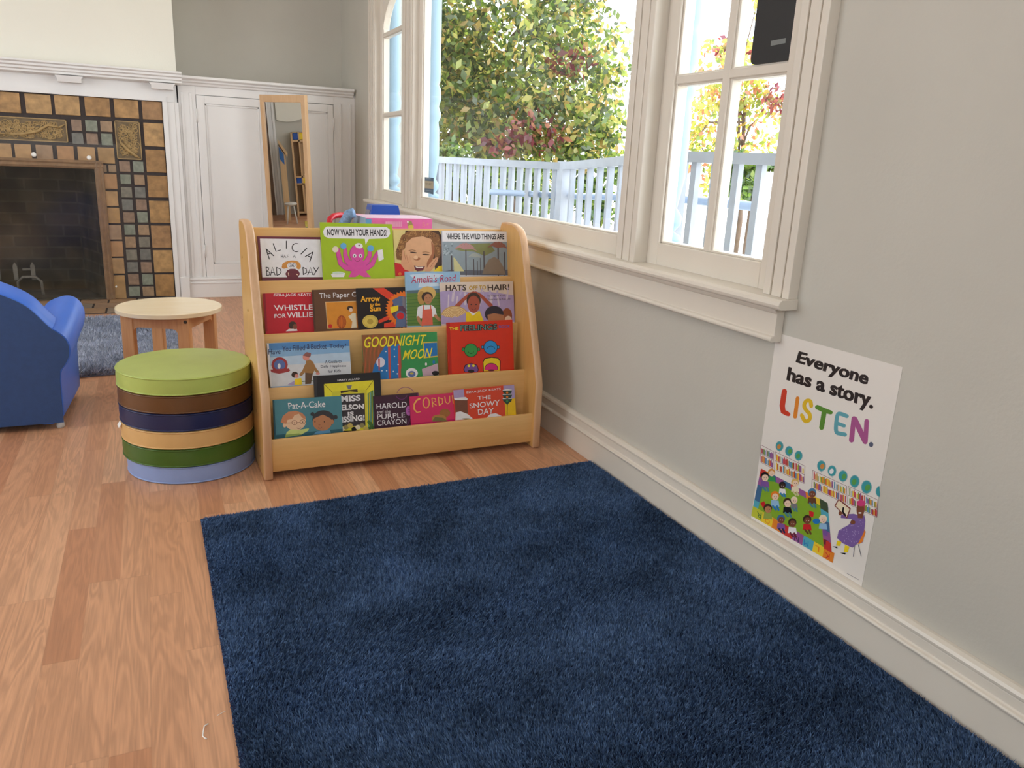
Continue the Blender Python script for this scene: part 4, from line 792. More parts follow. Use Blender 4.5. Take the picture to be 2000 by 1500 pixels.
def a_harold(p):
    ln = flat('violet_line', (126, 52, 128)); p.frame(*Z7); p.arc(150, 930, 70, 20, 160, 6, ln, 2); p.arc(200, 960, 110, 200, 330, 6, ln, 2); p.stroke([(205, 1340), (250, 1260), (262, 1200)], 6, ln, 2); p.disc(242, 1138, 40, 62, flat('violet_head', (186, 106, 182)), 2); p.arc(242, 1140, 16, 0, 360, 6, ln, 2.4)
    p.stroke([(350, 930), (356, 1090)], 8, ln, 2); p.frame(*Z6)
    for t, q in (('HAROLD', [(1568, 992), (1962, 962), (1962, 1034), (1570, 1062)]), ('and the', [(1570, 1078), (1752, 1066), (1752, 1108), (1572, 1120)]), ('PURPLE', [(1574, 1130), (1940, 1104), (1942, 1166), (1578, 1196)]), ('CRAYON', [(1574, 1210), (1955, 1180), (1958, 1248), (1578, 1278)])): p.text(t, q, WHT, 3, bold=.004, shear=.15 if t == 'and the' else 0)
def a_cord(p):
    ty = flat('apricot', (246, 186, 96)); L = [([(372, 992), (338, 1010), (305, 1060), (305, 1120), (340, 1160), (382, 1150)], [22, 20, 18, 18, 16, 10])]
    for s, w in L: p.stroke(s, w, ty, 2)
    p.arc(452, 1042, 38, 0, 360, 13, ty, 2, ry=62, n=18)
    for s in ([(522, 985), (532, 1088)], [(522, 985), (560, 990), (570, 1020), (530, 1040), (575, 1072)], [(600, 978), (612, 1074)], [(600, 978), (650, 995), (652, 1045), (612, 1074)], [(680, 968), (688, 1030), (715, 1055), (740, 1030), (738, 960)], [(770, 955), (782, 1045)]): p.stroke(s, 12, ty, 2)
    # soft brown toy shape, kept plain
    p.disc(680, 1165, 66, 50, flat('toy_brown', (168, 112, 58)), 2); p.disc(610, 1235, 90, 50, flat('toy_tan', (188, 136, 74)), 2.2); p.poly([(520, 1270), (560, 1215), (660, 1225), (720, 1270)], flat('toy_green', (122, 116, 66)), 2.5); p.poly([(795, 1240), (805, 1236), (805, 1258), (270, 1308), (268, 1296)], flat('magenta_edge', (196, 24, 100)), 2.2)
def a_snowy(p):
    p.poly([(782, 888), (912, 876), (920, 972), (790, 985)], LAV, 2); p.poly([(790, 985), (935, 970), (962, 996), (945, 1010), (800, 1008)], WHT, 2.4); p.poly([(802, 1008), (955, 1006), (962, 1200), (812, 1200)], flat('chimney_brown', (124, 76, 58)), 2.2); p.poly([(1392, 832), (1525, 822), (1535, 985), (1405, 1010)], LAV, 2); p.poly([(1408, 1010), (1535, 985), (1550, 1190), (1420, 1202)], flat('gold_wall', (240, 196, 24)), 2.2)
    p.poly([(808, 1255), (812, 1160), (870, 1145), (960, 1180), (1020, 1232), (1010, 1240)], WHT, 2.8); p.poly([(1190, 1222), (1230, 1180), (1300, 1168), (1370, 1200), (1372, 1208)], WHT, 2.8); p.disc(940, 1238, 50, 8, flat('khaki', (150, 140, 92)), 3)
    for t, q, b in (('EZRA JACK KEATS', [(945, 902), (1362, 858), (1362, 890), (945, 936)], .005), ('THE', [(1078, 960), (1240, 948), (1240, 994), (1082, 1004)], .01), ('SNOWY', [(978, 1052), (1352, 1002), (1345, 1074), (985, 1110)], .008), ('DAY', [(1082, 1122), (1280, 1100), (1272, 1170), (1088, 1190)], .01)): p.text(t, q, WHT, 3, bold=b)
    gn = flat('lamp_green', (48, 74, 62))
    for cy, c in ((915, ORG), (968, ORG), (1018, GRN)): p.poly([(1380, cy-22), (1500, cy-26), (1488, cy+12), (1440, cy+26), (1400, cy+14)], gn, 3+cy*.0005); p.disc(1440, cy+2, 14, None, c, 4); p.poly([(1385, cy-30), (1440, cy-44), (1500, cy-32), (1498, cy-25), (1385, cy-22)], WHT, 3.3)
    p.poly([(1404, 1030), (1476, 1025), (1442, 1070)], gn, 3.2); p.stroke([(1442, 1060), (1440, 1196)], 7, INK, 3.2)
mk = lambda n, c, r=.3: M('cover_'+n, c, r, .04, 30)
Q = lambda fr, *p: px(fr, *p)
book(1, 1, [(502, 461.4), (625.8, 463), (631, 541), (511.8, 542)], mk('maroon', (110, 42, 58)), 'white picture book with a maroon border at the left end of the top tier', a_alicia, frame=Z4)
book(1, 0, [(625, 434), (765.6, 438), (771.6, 540), (631, 541.4)], mk('lime', (166, 196, 36)), 'lime green picture book with a pink octopus and a speech bubble', a_wash, frame=Z4)
book(1, 1, [(768, 449), (863.4, 450.3), (866, 538.5), (771.5, 539.4)], mk('straw', (224, 202, 130)), 'picture book showing a laughing curly haired child holding both cheeks', a_child, frame=Z5)
book(1, 0, [(863.3, 450.5), (991, 452.2), (992.6, 537.6), (865.2, 538.3)], mk('mist', (206, 210, 222)), 'wide picture book with grey palm trees under a white title band', a_wild, frame=Z5)
book(2, 2, [(513.2, 573.2), (611, 570.2), (615.5, 644), (518.6, 647.8)], mk('scarlet', (196, 30, 46)), 'bright red picture book at the left end of the second tier', a_whistle, frame=Z4)
book(2, 1, [(609, 566.3), (703, 563.2), (707, 640), (614.2, 644)], mk('cocoa', (104, 70, 46)), 'brown picture book with an orange picture panel on the second tier', a_paper, frame=Z4)
book(2, 0, [(695.6, 563), (795, 560.6), (798.5, 636.8), (701, 640)], mk('black', (34, 26, 28)), 'black picture book with orange lettering and a gold medal', a_arrow, frame=Z4)
book(2, -.4, [(790.5, 530.6), (898.3, 530), (902, 634), (795, 637)], mk('pale_blue', (150, 190, 216)), 'tall picture book with a child in a straw hat and red overalls', a_amelia, frame=Z5, thick=.006)
book(2, -1.1, [(858.7, 551.7), (1001.7, 549), (1005, 628), (862.5, 633)], mk('parchment', (224, 206, 190)), 'lavender picture book with a child holding both hands on her head', a_hats, frame=Z5, thick=.005)
book(3, 0, [(521, 670.7), (681.9, 663.4), (687, 743), (528.5, 754.8)], mk('sky', (150, 186, 220)), 'wide sky blue picture book with an old man and a child', a_bucket, frame=Z6)
book(3, 0, [(707.4, 654.4), (853.4, 648), (857, 732.2), (711.8, 741)], mk('green', (54, 142, 80)), 'green picture book with a starry night window and yellow title', a_moon, frame=Z4)
book(3, -.6, [(872.8, 630.4), (1000.8, 624.5), (1004, 722), (876.8, 730.5)], mk('vermilion', (222, 52, 24)), 'orange red picture book with round coloured faces', a_feel, frame=Z7)
book(4, 1, [(612.5, 734.6), (742.7, 727.1), (748, 834), (618, 846)], mk('jet', (38, 38, 42)), 'tall black picture book with a yellow classroom picture, partly hidden', a_nelson, frame=Z6)
book(4, 0, [(532.7, 781.8), (666.5, 773.3), (669.6, 844), (536, 856.8)], mk('teal', (80, 138, 150)), 'teal board book with two children at the left end of the lowest tier', a_pat, frame=Z6)
book(4, 0, [(729.8, 774.3), (817.3, 767.3), (820, 828), (731.9, 837)], mk('plum', (66, 36, 54)), 'dark plum picture book with white lettering on the lowest tier', a_harold, frame=Z6)
book(4, -.8, [(800, 775.3), (887, 767), (890, 821.3), (803.2, 829.4)], mk('hot_pink', (220, 50, 104)), 'hot pink picture book with a brown soft toy on the lowest tier', a_cord, frame=Z7, thick=.006)
book(4, -1.3, [(884.8, 761.7), (1004, 751.2), (1008, 810.5), (889.2, 821)], mk('orange_red', (222, 74, 44)), 'orange picture book with a traffic light at the right end of the lowest tier', a_snowy, frame=Z7, thick=.005)
# ------------------------------------------------------------------ stacked floor cushions
CY = 2.617; zt_ = 0.0
cush = [('pale_blue', (140, 160, 206), -1.286, 'pale blue round vinyl floor cushion at the bottom of the stack', .056), ('forest', (66, 100, 30), -1.2905, 'forest green round vinyl cushion second from the bottom of the stack', .058), ('tan', (214, 172, 112), -1.2905, 'tan round vinyl cushion third from the bottom of the stack', .056), ('navy', (28, 36, 78), -1.291, 'navy blue round vinyl cushion between tan and brown ones', .056), ('brown', (104, 68, 34), -1.291, 'brown round vinyl cushion just under the lime green one', .056), ('lime', (174, 190, 98), -1.2915, 'lime green round vinyl cushion on top of the stack', .054)]
for k, (n, c, cx, lab, h) in enumerate(cush):
    m = M('vinyl_'+n, c, .38, .04, 14, bump=.12, bscale=90); r = .1985 if k else .194
    root = thing('round_cushion', lab, 'cushion', (cx, CY, zt_), 'stacked round floor cushions')
    pr = [(0, .002), (r*.9, 0), (r-.003, 0.0005), (r-.0005, .0035), (r+.0012, h*.5), (r-.0005, h-.0035), (r-.003, h-.0005)]
    pr += [(r*.9, h+.0), (r*.5, h+(.004 if k == 5 else 0)), (0, h+(.006 if k == 5 else 0))]
    mb = MB(); mb.lathe(pr, cx, CY, m, 64, zt_+.0006*k); smoothen(mb.build('body', root), 32)
    for zz in (.0035, h-.0035):
        mb = MB(); mb.loft([[(cx+(r-.0005+.0026*math.cos(b))*math.cos(a), CY+(r-.0005+.0026*math.cos(b))*math.sin(a), zt_+.0006*k+zz+.0026*math.sin(b)) for b in [i*math.pi/3 for i in range(6)]] for a in [j*2*math.pi/64 for j in range(65)]], m, True, False); mb.build('piping', root)
    if n == 'tan':
        a = math.radians(188); d = np.array([math.cos(a), math.sin(a), 0]); t = np.array([-d[1], d[0], 0]); c0 = np.array([cx, CY, zt_+h-.006])+d*(r+.001)
        mb = MB(); mb.slab([c0-t*.018, c0+t*.018, c0+t*.018+d*.008-ZV*.012, c0-t*.018+d*.008-ZV*.012], ZV*.001, KN); mb.build('care_tag', root)['label'] = 'small white care tag'
    zt_ += h

# ------------------------------------------------------------------ low round table
BIRCH = wood('birch_leg', (206, 150, 98), (222, 170, 120), 2, .42); BIRT = wood('birch_top', (240, 220, 182), (246, 230, 198), 0, .25, 4, 8)
TC = np.array([-1.311, 3.675]); ph = math.radians(-26); ex, ey = np.array([math.cos(ph), math.sin(ph)]), np.array([-math.sin(ph), math.cos(ph)])
tb = thing('round_table', 'low round birch table behind the stacked cushions', 'table', (TC[0], TC[1], 0))
mb = MB(); R = .2155; mb.lathe([(0, .309), (R-.004, .309), (R-.0005, .3115), (R, .3275), (R-.003, .33), (0, .33)], TC[0], TC[1], BIRT, 64); smoothen(mb.build('tabletop', tb), 25)
def tp(a, b, z): q = TC+ex*a+ey*b; return (q[0], q[1], z)
def obox(mb, a0, a1, b0, b1, z0, z1, mat, f): mb.add([f(a, b, z) for z in (z0, z1) for b in (b0, b1) for a in (a0, a1)], [(0, 2, 3, 1), (4, 5, 7, 6), (0, 1, 5, 4), (2, 6, 7, 3), (0, 4, 6, 2), (1, 3, 7, 5)], mat)
H = .146; lw = .052; ltk = .03
for sa in (-1, 1):
    for sb in (-1, 1):
        mb = MB(); a0, a1 = sorted((sa*H, sa*(H-lw))); b0, b1 = sorted((sb*H, sb*(H-ltk))); obox(mb, a0, a1, b0, b1, 0.0, .309, BIRCH, tp); lg = bevel(mb.build('leg', tb), .004, 3)
        if sb < 0 and sa > 0:
            s = MB(); c = np.array(tp(sa*(H-.014), sb*H, .292)); n2 = -ey; s.loft([[tuple(c+np.array([n2[0], n2[1], 0])*d+np.array([ex[0], ex[1], 0])*r*math.cos(i*math.pi/6)+ZV*r*math.sin(i*math.pi/6)) for i in range(12)] for d, r in ((0, .0075), (.003, .0065), (.004, .003))], M('dark_bolt', (92, 88, 84), .35, metal=1.0), True, True); s.build('bolt', lg)
def apron(f, ln):          # board with rounded inner corners
    mb = MB(); n = 5; q = .022; pr = [(-ln, .309), (-ln, .236)]+[(-ln+q-q*math.cos(math.pi/2*i/n), .236+q*math.sin(math.pi/2*i/n)) for i in range(n+1)]+[(ln-q+q*math.sin(math.pi/2*i/n), .236+q*math.cos(math.pi/2*i/n)) for i in range(n+1)]+[(ln, .309)]
    mb.extrude(pr, lambda u, v, t: f(u, t, v), 0, .018, BIRCH); mb.build('apron', tb)
e_ = H-lw
for s in (-1, 1): apron(lambda u, t, v, s=s: tp(u, s*(H-.004)-s*t, v), e_)
for s in (-1, 1): apron(lambda u, t, v, s=s: tp(s*(H-.010)-s*t, u, v), H-ltk)

# ------------------------------------------------------------------ child's armchair seen from behind
BV = M('blue_vinyl', (58, 112, 214), .42, .03, 10, bump=.1, bscale=100); NV = M('navy_backing', (42, 74, 126), .6, .06, 60, bump=.25, bscale=400)
XA = -1.945; ch = thing('child_armchair', 'small blue vinyl armchair seen from behind at the left edge', 'armchair', (XA, 3.3, 0))
half = [(0, .528), (.05, .521), (.108, .497), (.158, .471), (.191, .445), (.223, .402), (.246, .372), (.267, .356), (.284, .339), (.295, .316), (.297, .294), (.293, .265), (.278, .238), (.261, .217), (.257, .184), (.255, .119), (.254, .022)]
half = soft(half[:14], 2)+half[14:]
out = [(XA+x, z) for x, z in half]+[(XA-x, z) for x, z in reversed(half[1:])]
mb = MB(); ins = [(XA+(x-XA)*.985, .26+(z-.26)*.985) for x, z in out]
mb.loft([[(x, 3.0735, z) for x, z in ins], [(x, 3.0765, z) for x, z in ins]], NV, False, True); mb.build('back_panel', ch)['label'] = 'dark navy back panel'
hb = [q for q in half if q[1] > .368]; bo = [(XA+x, z) for x, z in hb]+[(XA+.20, .30), (XA+.20, .06), (XA-.20, .06), (XA-.20, .30)]+[(XA-x, z) for x, z in reversed(hb[1:])]
mb = MB(); rings = []
for y, g, dz in ((3.0765, -.004, 0), (3.080, .0, 0), (3.12, .004, .004), (3.17, .004, .012), (3.20, 0.0, .016), (3.222, -.014, .012)):
    rings.append([(XA+(x-XA)*(1+g*4), y, z+(dz+g if z > .32 else 0)) for x, z in bo])
mb.loft(rings, BV); smoothen(mb.build('backrest', ch), 50)
armb = [(.246, .372), (.267, .356), (.284, .339), (.295, .316), (.297, .294), (.293, .265), (.278, .238), (.261, .217), (.257, .184), (.255, .119), (.254, .022), (.15, .022), (.15, .12), (.16, .22), (.175, .30), (.21, .36)]
armf = [(.236, .414), (.268, .422), (.296, .412), (.316, .386), (.324, .352), (.318, .308), (.297, .262), (.283, .224), (.281, .18), (.279, .1), (.277, .022), (.15, .022), (.15, .12), (.155, .24), (.165, .34), (.195, .395)]
armb, armf = soft(armb, 2, True), soft(armf, 2, True)
for s in (1, -1):
    mb = MB(); rings = []
    for t in (0, .04, .2, .45, .7, .9, .97, 1.0):
        y = 3.0775+.43*t; k = 1-.045*max(0, (t-.9)/.1)**2; e = min(1, t*1.15)
        rings.append([(XA+s*((a[0]*(1-e)+b[0]*e-.23)*k+.23), y, (a[1]*(1-e)+b[1]*e-.2)*k+.2) for a, b in zip(armb, armf)])
    mb.loft(rings, BV); smoothen(mb.build('arm', ch), 50)
mb = MB(); mb.box(XA-.16, XA+.16, 3.215, 3.50, .06, .22, BV, .02); mb.build('seat', ch)
mb = MB(); mb.box(XA-.15, XA+.15, 3.10, 3.48, .022, .07, BV); mb.build('base', ch)
for sx in (-1, 1):
    for y in (3.10, 3.47): mb = MB(); mb.lathe([(0, 0), (.012, 0), (.014, .005), (.012, .024), (0, .024)], XA+sx*.236, y, M('clear_foot', (206, 206, 204), .3), 12); mb.build('foot', ch)

# ------------------------------------------------------------------ rugs
def pile(name, quad, n, ln, wd, mat, parent, zb, seed, lean=.5, patch=.5, corner=.012):
    rs = np.random.RandomState(seed); q = np.array(quad)[:, :2]; a, b = rs.rand(n), rs.rand(n)
    L1 = np.linalg.norm(q[1]-q[0]); L2 = np.linalg.norm(q[3]-q[0]); da, db = np.minimum(a, 1-a)*L1, np.minimum(b, 1-b)*L2
    keep = ~((da < corner) & (db < corner) & (np.hypot(corner-da, corner-db) > corner)); a, b, da, db = a[keep], b[keep], da[keep], db[keep]; n = len(a)
    p = ((1-a)*(1-b))[:, None]*q[0]+(a*(1-b))[:, None]*q[1]+(a*b)[:, None]*q[2]+((1-a)*b)[:, None]*q[3]
    f = np.zeros((n, 2))
    for k in range(14):                      # the nap leans this way and that in broad patches
        w = rs.normal(0, 1, 2)*(3+9*rs.rand()); ph_ = rs.rand()*6.28; s_ = np.sin(p @ w+ph_)
        f += s_[:, None]*rs.normal(0, 1, 2)*.25
    ang = rs.rand(n)*6.28; tilt = f*patch*ln+np.stack([np.cos(ang), np.sin(ang)], 1)*(lean*ln*rs.rand(n))[:, None]
    edge = np.clip(np.minimum(da, db)/.012, 0.35, 1)[:, None]
    h = ln*(.75+.45*rs.rand(n))*edge[:, 0]
    c = rs.rand(n)*6.28; d = np.stack([np.cos(c), np.sin(c)], 1)*wd*.5
    tip = p+tilt*edge; v = np.zeros((n, 3, 3)); v[:, 0, :2] = p-d; v[:, 1, :2] = p+d; v[:, 2, :2] = tip
    v[:, 0, 2] = v[:, 1, 2] = zb; v[:, 2, 2] = zb+h
    o = raw(name, v.reshape(-1, 3), np.arange(n*3).reshape(-1, 3), mat, parent); o['kind'] = 'stuff'
    return o
def fibre(name, c0, c1, lo=.55, hi=1.35, s1=5.0, s2=120.0, rough=.9):
    m, t, b = new_mat(name); g = nd(t, 'ShaderNodeNewGeometry'); r = nd(t, 'ShaderNodeValToRGB'); r.color_ramp.elements[0].color = (*lin(c0), 1); r.color_ramp.elements[1].color = (*lin(c1), 1)
    n1 = nd(t, 'ShaderNodeTexNoise', Scale=s1, Detail=5.0, Roughness=.62); n2 = nd(t, 'ShaderNodeTexNoise', Scale=s2, Detail=2.0); ad = nd(t, 'ShaderNodeMath', operation='ADD'); mr = nd(t, 'ShaderNodeMapRange'); mr.inputs[1].default_value = .72; mr.inputs[2].default_value = 1.28; mr.inputs[3].default_value = lo; mr.inputs[4].default_value = hi
    for n in (n1, n2): t.links.new(g.outputs['Position'], n.inputs['Vector'])
    t.links.new(n1.outputs[0], ad.inputs[0]); t.links.new(n2.outputs[0], ad.inputs[1]); t.links.new(ad.outputs[0], mr.inputs[0]); hs = nd(t, 'ShaderNodeHueSaturation'); t.links.new(mr.outputs[0], hs.inputs['Value']); t.links.new(r.outputs[0], hs.inputs['Color'])
    t.links.new(g.outputs['Random Per Island'], r.inputs[0]); t.links.new(hs.outputs[0], b.inputs['Base Color']); b.inputs['Roughness'].default_value = rough; b.inputs['Specular IOR Level'].default_value = .15
    return m
RQ = [(-1.290, 2.150), (-.013, 2.198), (-.013, .12), (-1.278, .08)]
mb = MB(); mb.slab([(x, y, .001) for x, y in RQ], (0, 0, .004), M('rug_backing', (26, 40, 78), .9, .1, 90))
rug = tag(mb.build('area_rug'), 'large navy blue shag rug covering the floor beside the window wall', 'rug')
pile('pile', RQ, 480000, .0125, .0042, fibre('navy_pile', (54, 77, 114), (100, 128, 164), .40, 1.5), rug, .004, 3, .9, .3)
GQ = [(-2.45, 5.04), (-1.262, 5.03), (-1.262, 3.83), (-2.45, 3.70)]
mb = MB(); mb.slab([(x, y, .0012) for x, y in GQ], (0, 0, .005), M('grey_rug_backing', (120, 126, 142), .9, .1, 90))
rg2 = tag(mb.build('small_rug'), 'grey blue shaggy rug on the floor in front of the fireplace', 'rug')
pile('pile', GQ, 60000, .036, .011, fibre('grey_pile', (156, 164, 184), (198, 204, 218), .6, 1.3, 14.0, 50.0), rg2, .005, 5, 1.3, .3, .05)

# ------------------------------------------------------------------ small white thread on the floor
mb = MB(); ty_ = [atz(x, y, .0022) for x, y in ((407, 1413), (399, 1418), (397, 1428), (396, 1438), (401, 1442), (404, 1443))]
mb.tube(ty_, .0011, KN, 6); tag(mb.build('thread'), 'short bent white thread lying on the wood floor beside the navy rug', 'thread')
mb = MB(); ty_ = [atz(x, y, .0014) for x, y in ((424, 1398), (432, 1393), (440, 1389))]; mb.tube(ty_, .0005, KN, 5); tag(mb.build('thread'), 'hair thin pale fibre on the floor close to the rug edge', 'thread')

# ------------------------------------------------------------------ toys on the low cabinet behind the rack
LC = thing('low_cabinet', 'low wooden cabinet hidden behind the book display holding the toys', 'cabinet', (-.52, 3.05, 0))
mb = MB(); mb.box(-.80, -.24, 2.80, 2.82, 0, .66, MPL); mb.box(-.80, -.78, 2.82, 3.30, 0, .66, MPL); mb.box(-.26, -.24, 2.82, 3.30, 0, .66, MPL); mb.build('body', LC)
mb = MB(); mb.box(-.81, -.23, 2.79, 3.31, .66, .68, MPL, .004); mb.build('top', LC)
bx = thing('toy_box', 'pink cardboard toy box with blue end lying behind the books', 'toy box', (-.5, 2.99, .68))
PKB = M('pink_card', (216, 106, 172), .4, .06, 30); LPK = M('pale_pink_card', (236, 204, 226), .35, .1, 25); BLE = M('grey_blue_card', (142, 170, 188), .4, .08, 30); SKB = M('sky_card', (94, 160, 206), .4, .05, 30)
mb = MB(); zt2 = .778; b0 = (-.631, 2.90); b1 = (-.372, 2.905); b3 = (-.636, 3.08); b2 = (-.377, 3.085)
mb.add([(*b0, .681), (*b1, .681), (*b1, zt2), (*b0, zt2)], [(0, 1, 2, 3)], PKB); mb.add([(*b1, .681), (*b2, .681), (*b2, zt2), (*b1, zt2)], [(0, 1, 2, 3)], M('crimson_card', (176, 48, 92), .4)); mb.add([(*b2, .681), (*b3, .681), (*b3, zt2), (*b2, zt2)], [(0, 1, 2, 3)], PKB); mb.add([(*b3, .681), (*b0, .681), (*b0, zt2), (*b3, zt2)], [(0, 1, 2, 3)], BLE); mb.add([(*b0, zt2), (*b1, zt2), (*b2, zt2), (*b3, zt2)], [(0, 1, 2, 3)], LPK); mb.add([(*b0, .681), (*b1, .681), (*b2, .681), (*b3, .681)], [(3, 2, 1, 0)], PKB)
mb.build('carton', bx)
p = Print((*b0, .73), np.array([.0193, -1, 0])/np.linalg.norm([.0193, -1, 0]), 620, 300, 8.333); 
p.poly([(785, 1060), (880, 1062), (880, 1280), (785, 1280)], SKB); p.mb.build('blue_band', bx); p.mb = MB()
[p.stroke([(1105+i*17, 1105), (1105+i*17, 1190)], 7, LPK, 2, False) for i in range(16)]; p.mb.build('stripe_print', bx); p.mb = MB()
p.poly([(1460, 1090), (1530, 1100), (1570, 1210), (1470, 1210)], flat('moss_print', (150, 140, 96)), 2); p.disc(1520, 1195, 46, 34, flat('yellow_print', (206, 190, 92)), 3); p.disc(1470, 1112, 14, None, WHT, 3); p.mb.build('picture_print', bx); p.mb = MB()
p.text('5+', [(1705, 1120), (1820, 1115), (1820, 1180), (1705, 1190)], M('pale_red_print', (222, 140, 150), .4), 2); p.mb.build('age_print', bx)

mb = MB(); mb.tube([(-.632, 2.985+.02*math.cos(t), .735+.02*math.sin(t)) for t in [i*math.pi/6 for i in range(13)]], .002, M('pale_red_print', (222, 140, 150), .4), 5); mb.build('end_print', bx)
rb = thing('toy_basket', 'red plastic toy basket with rounded rim behind the pink box', 'basket', (-.60, 3.19, .68)); RP = M('red_plastic', (200, 24, 44), .3)
mb = MB(); mb.tube([(-.735, 3.06, .70), (-.735, 3.06, .74), (-.73, 3.065, .760), (-.713, 3.08, .770), (-.69, 3.1, .772), (-.61, 3.135, .766), (-.585, 3.145, .764), (-.575, 3.15, .755), (-.572, 3.15, .70)], .011, RP, 10); mb.build('rim', rb)
mb = MB(); mb.slab([(-.735, 3.07, .685), (-.58, 3.16, .685), (-.58, 3.16, .74), (-.735, 3.07, .74)], (.02, -.0, 0), RP); mb.slab([(-.735, 3.07, .683), (-.58, 3.16, .683), (-.60, 3.28, .683), (-.69, 3.28, .683)], (0, 0, .005), RP); mb.build('tub', rb)
mb = MB(); mb.tube([(-.71, 3.03, .69), (-.688, 3.02, .745), (-.672, 3.0, .783), (-.655, 2.99, .79)], .019, M('striped_cloth', (120, 150, 186), .8, .35, 90), 10); tag(mb.build('folded_cloth'), 'striped blue cloth squeezed between red rim and pink box', 'cloth')
bt = thing('toy_bin', 'blue plastic toy with sloping sides under the window stool', 'toy', (-.47, 3.22, .681)); BP = M('royal_blue_plastic', (24, 74, 168), .35)
c = [(-.56, 3.17), (-.402, 3.165), (-.40, 3.285), (-.555, 3.29)]; t = [(-.535, 3.185), (-.425, 3.182), (-.427, 3.275), (-.532, 3.278)]; zz = .808
mb = MB(); mb.loft([[(*q, .686) for q in c], [(*q, zz-.004) for q in t], [(q[0]*.97-.48*.03, q[1]*.97+3.23*.03, zz) for q in t]], BP, False, True); mb.build('body', bt)
mb = MB(); mb.slab([(-.558+.004, 3.19, .70), (-.558+.004, 3.27, .70), (-.5365, 3.26, .786), (-.5365, 3.2, .786)], (-.0035, 0, .0008), M('smoky_window', (90, 92, 110), .2)); mb.build('side_window', bt)

# ------------------------------------------------------------------ poster on the wall
PX = XW-.0008
pc = [(1516.5, 650), (1763, 717.4), (1683, 1145.6), (1467, 1012)]; pq = [atx(x, y, PX) for x, y in pc]
po = thing('poster', 'white poster reading Everyone has a story, LISTEN, taped above the baseboard', 'poster', tuple((pq[2]+pq[3])/2))
PAPER = M('poster_paper', (234, 228, 220), .45, .015, 5)
mb = MB(); mb.slab(pq, (.0005, 0, 0), PAPER); mb.build('sheet', po)
A = (1440, 640, 5.5556); Bz = (1440, 840, 4.8375)
p = Print((PX, 2, 0), (-1, 0, 0), *A, step=.00016); BK = flat('poster_black', (34, 28, 30))
for dx in (-4, 0, 4):
    p.text('Everyone', [(672+dx, 255), (1440+dx, 480), (1400+dx, 665), (625+dx, 410)], BK, bold=.028)
    p.text('has a story.', [(560+dx, 425), (1490+dx, 710), (1462+dx, 935), (528+dx, 610)], BK, bold=.028)
LR, LO, LY, LG, LT, LP = flat('brush_red', (206, 62, 38)), flat('brush_orange', (226, 136, 44)), flat('brush_yellow', (226, 186, 40)), flat('brush_green', (88, 140, 50)), flat('brush_teal', (96, 166, 178)), flat('brush_plum', (170, 86, 142))
p.stroke(soft([(512, 690), (480, 900), (555, 940)], 1), [56, 60, 56, 44], LR); p.stroke([(655, 765), (628, 965)], [40, 44], LO)
p.stroke(soft([(803, 850), (795, 790), (745, 790), (720, 850), (750, 900), (790, 935), (790, 1000), (735, 1025), (700, 950)]), 42, LY)
p.stroke([(868, 862), (950, 900), (1015, 920)], [50, 52, 44], LG); p.stroke([(945, 905), (915, 1085)], [54, 52], LG)
p.stroke(soft([(1190, 960), (1130, 935), (1088, 930), (1072, 1040), (1070, 1140), (1120, 1150), (1170, 1160)]), 44, LT); p.stroke([(1080, 1035), (1160, 1065)], 40, LT)
p.stroke([(1265, 985), (1240, 1220)], [50, 56], LP); p.stroke([(1275, 990), (1330, 1110), (1385, 1235)], [56, 60, 54], LP); p.stroke([(1405, 1015), (1390, 1240)], [50, 52], LP); p.disc(1453, 1268, 24, 28, flat('brush_slate', (84, 90, 112)))
p.mb.build('lettering', po)
p = Print((PX, 2, 0), (-1, 0, 0), *Bz, step=.00016); p.lay = 1; LN = flat('plum_line', (150, 110, 124)); rnd = random.Random(4); BKC = [flat('book_%d' % i, c_) for i, c_ in enumerate([(204, 82, 92), (226, 150, 48), (236, 200, 70), (96, 150, 180), (150, 96, 150), (140, 160, 80), (186, 70, 60), (216, 170, 110)])]
def shelf(x0, y0, x1, y1, h, rows=2):
    for s in ([(x0, y0), (x1, y1)], [(x0, y0), (x0-8, y0+h)], [(x1, y1), (x1-8, y1+h)], [(x0-4, y0+h*.5), (x1-4, y1+h*.5)], [(x0-8, y0+h), (x1-8, y1+h)]): p.stroke(s, 4, LN, 1.5, False)
    for r_ in range(rows):
        t = .03
        while t < .95:
            w = rnd.uniform(8, 14)/(x1-x0); bx0, by0 = x0+(x1-x0)*t, y0+(y1-y0)*t+h*(.5*r_+.5)-4; bx1, by1 = x0+(x1-x0)*(t+w), y0+(y1-y0)*(t+w)+h*(.5*r_+.5)-4; hh = h*rnd.uniform(.28, .42)
            p.poly([(bx0, by0), (bx1, by1), (bx1, by1-hh), (bx0, by0-hh)], rnd.choice(BKC), 1.3+t*.1); t += w*(1.05 if rnd.random() < .85 else 1.8)
shelf(225, 140, 345, 205, 160); shelf(360, 205, 640, 340, 165); shelf(712, 380, 1035, 530, 165); shelf(1050, 530, 1328, 660, 165)
GT, GO, GG, GL = flat('globe_teal', (64, 156, 164)), flat('globe_tan', (206, 140, 70)), flat('globe_green', (92, 160, 82)), flat('globe_ring', (150, 186, 190))
for i, (x, y, r) in enumerate(((400, 152, 40), (490, 198, 40), (580, 242, 40), (796, 338, 44), (896, 385, 44), (1000, 434, 46), (1110, 484, 50), (1222, 538, 54))):
    p.disc(x, y, r*.95, r*1.2, GL, 2); p.disc(x, y, r*.85, r*1.08, GT, 2.2); p.disc(x+(r*.2 if i % 2 else -r*.1), y+r*.1, r*.45, r*.6, [GO, WHT, GG][(0, 2, 2, 0, 1, 2, 2, 2, 2)[i]], 2.4, rot=20); p.stroke([(x, y+r*1.2), (x+2, y+r*1.45)], 5, GL, 2.1)
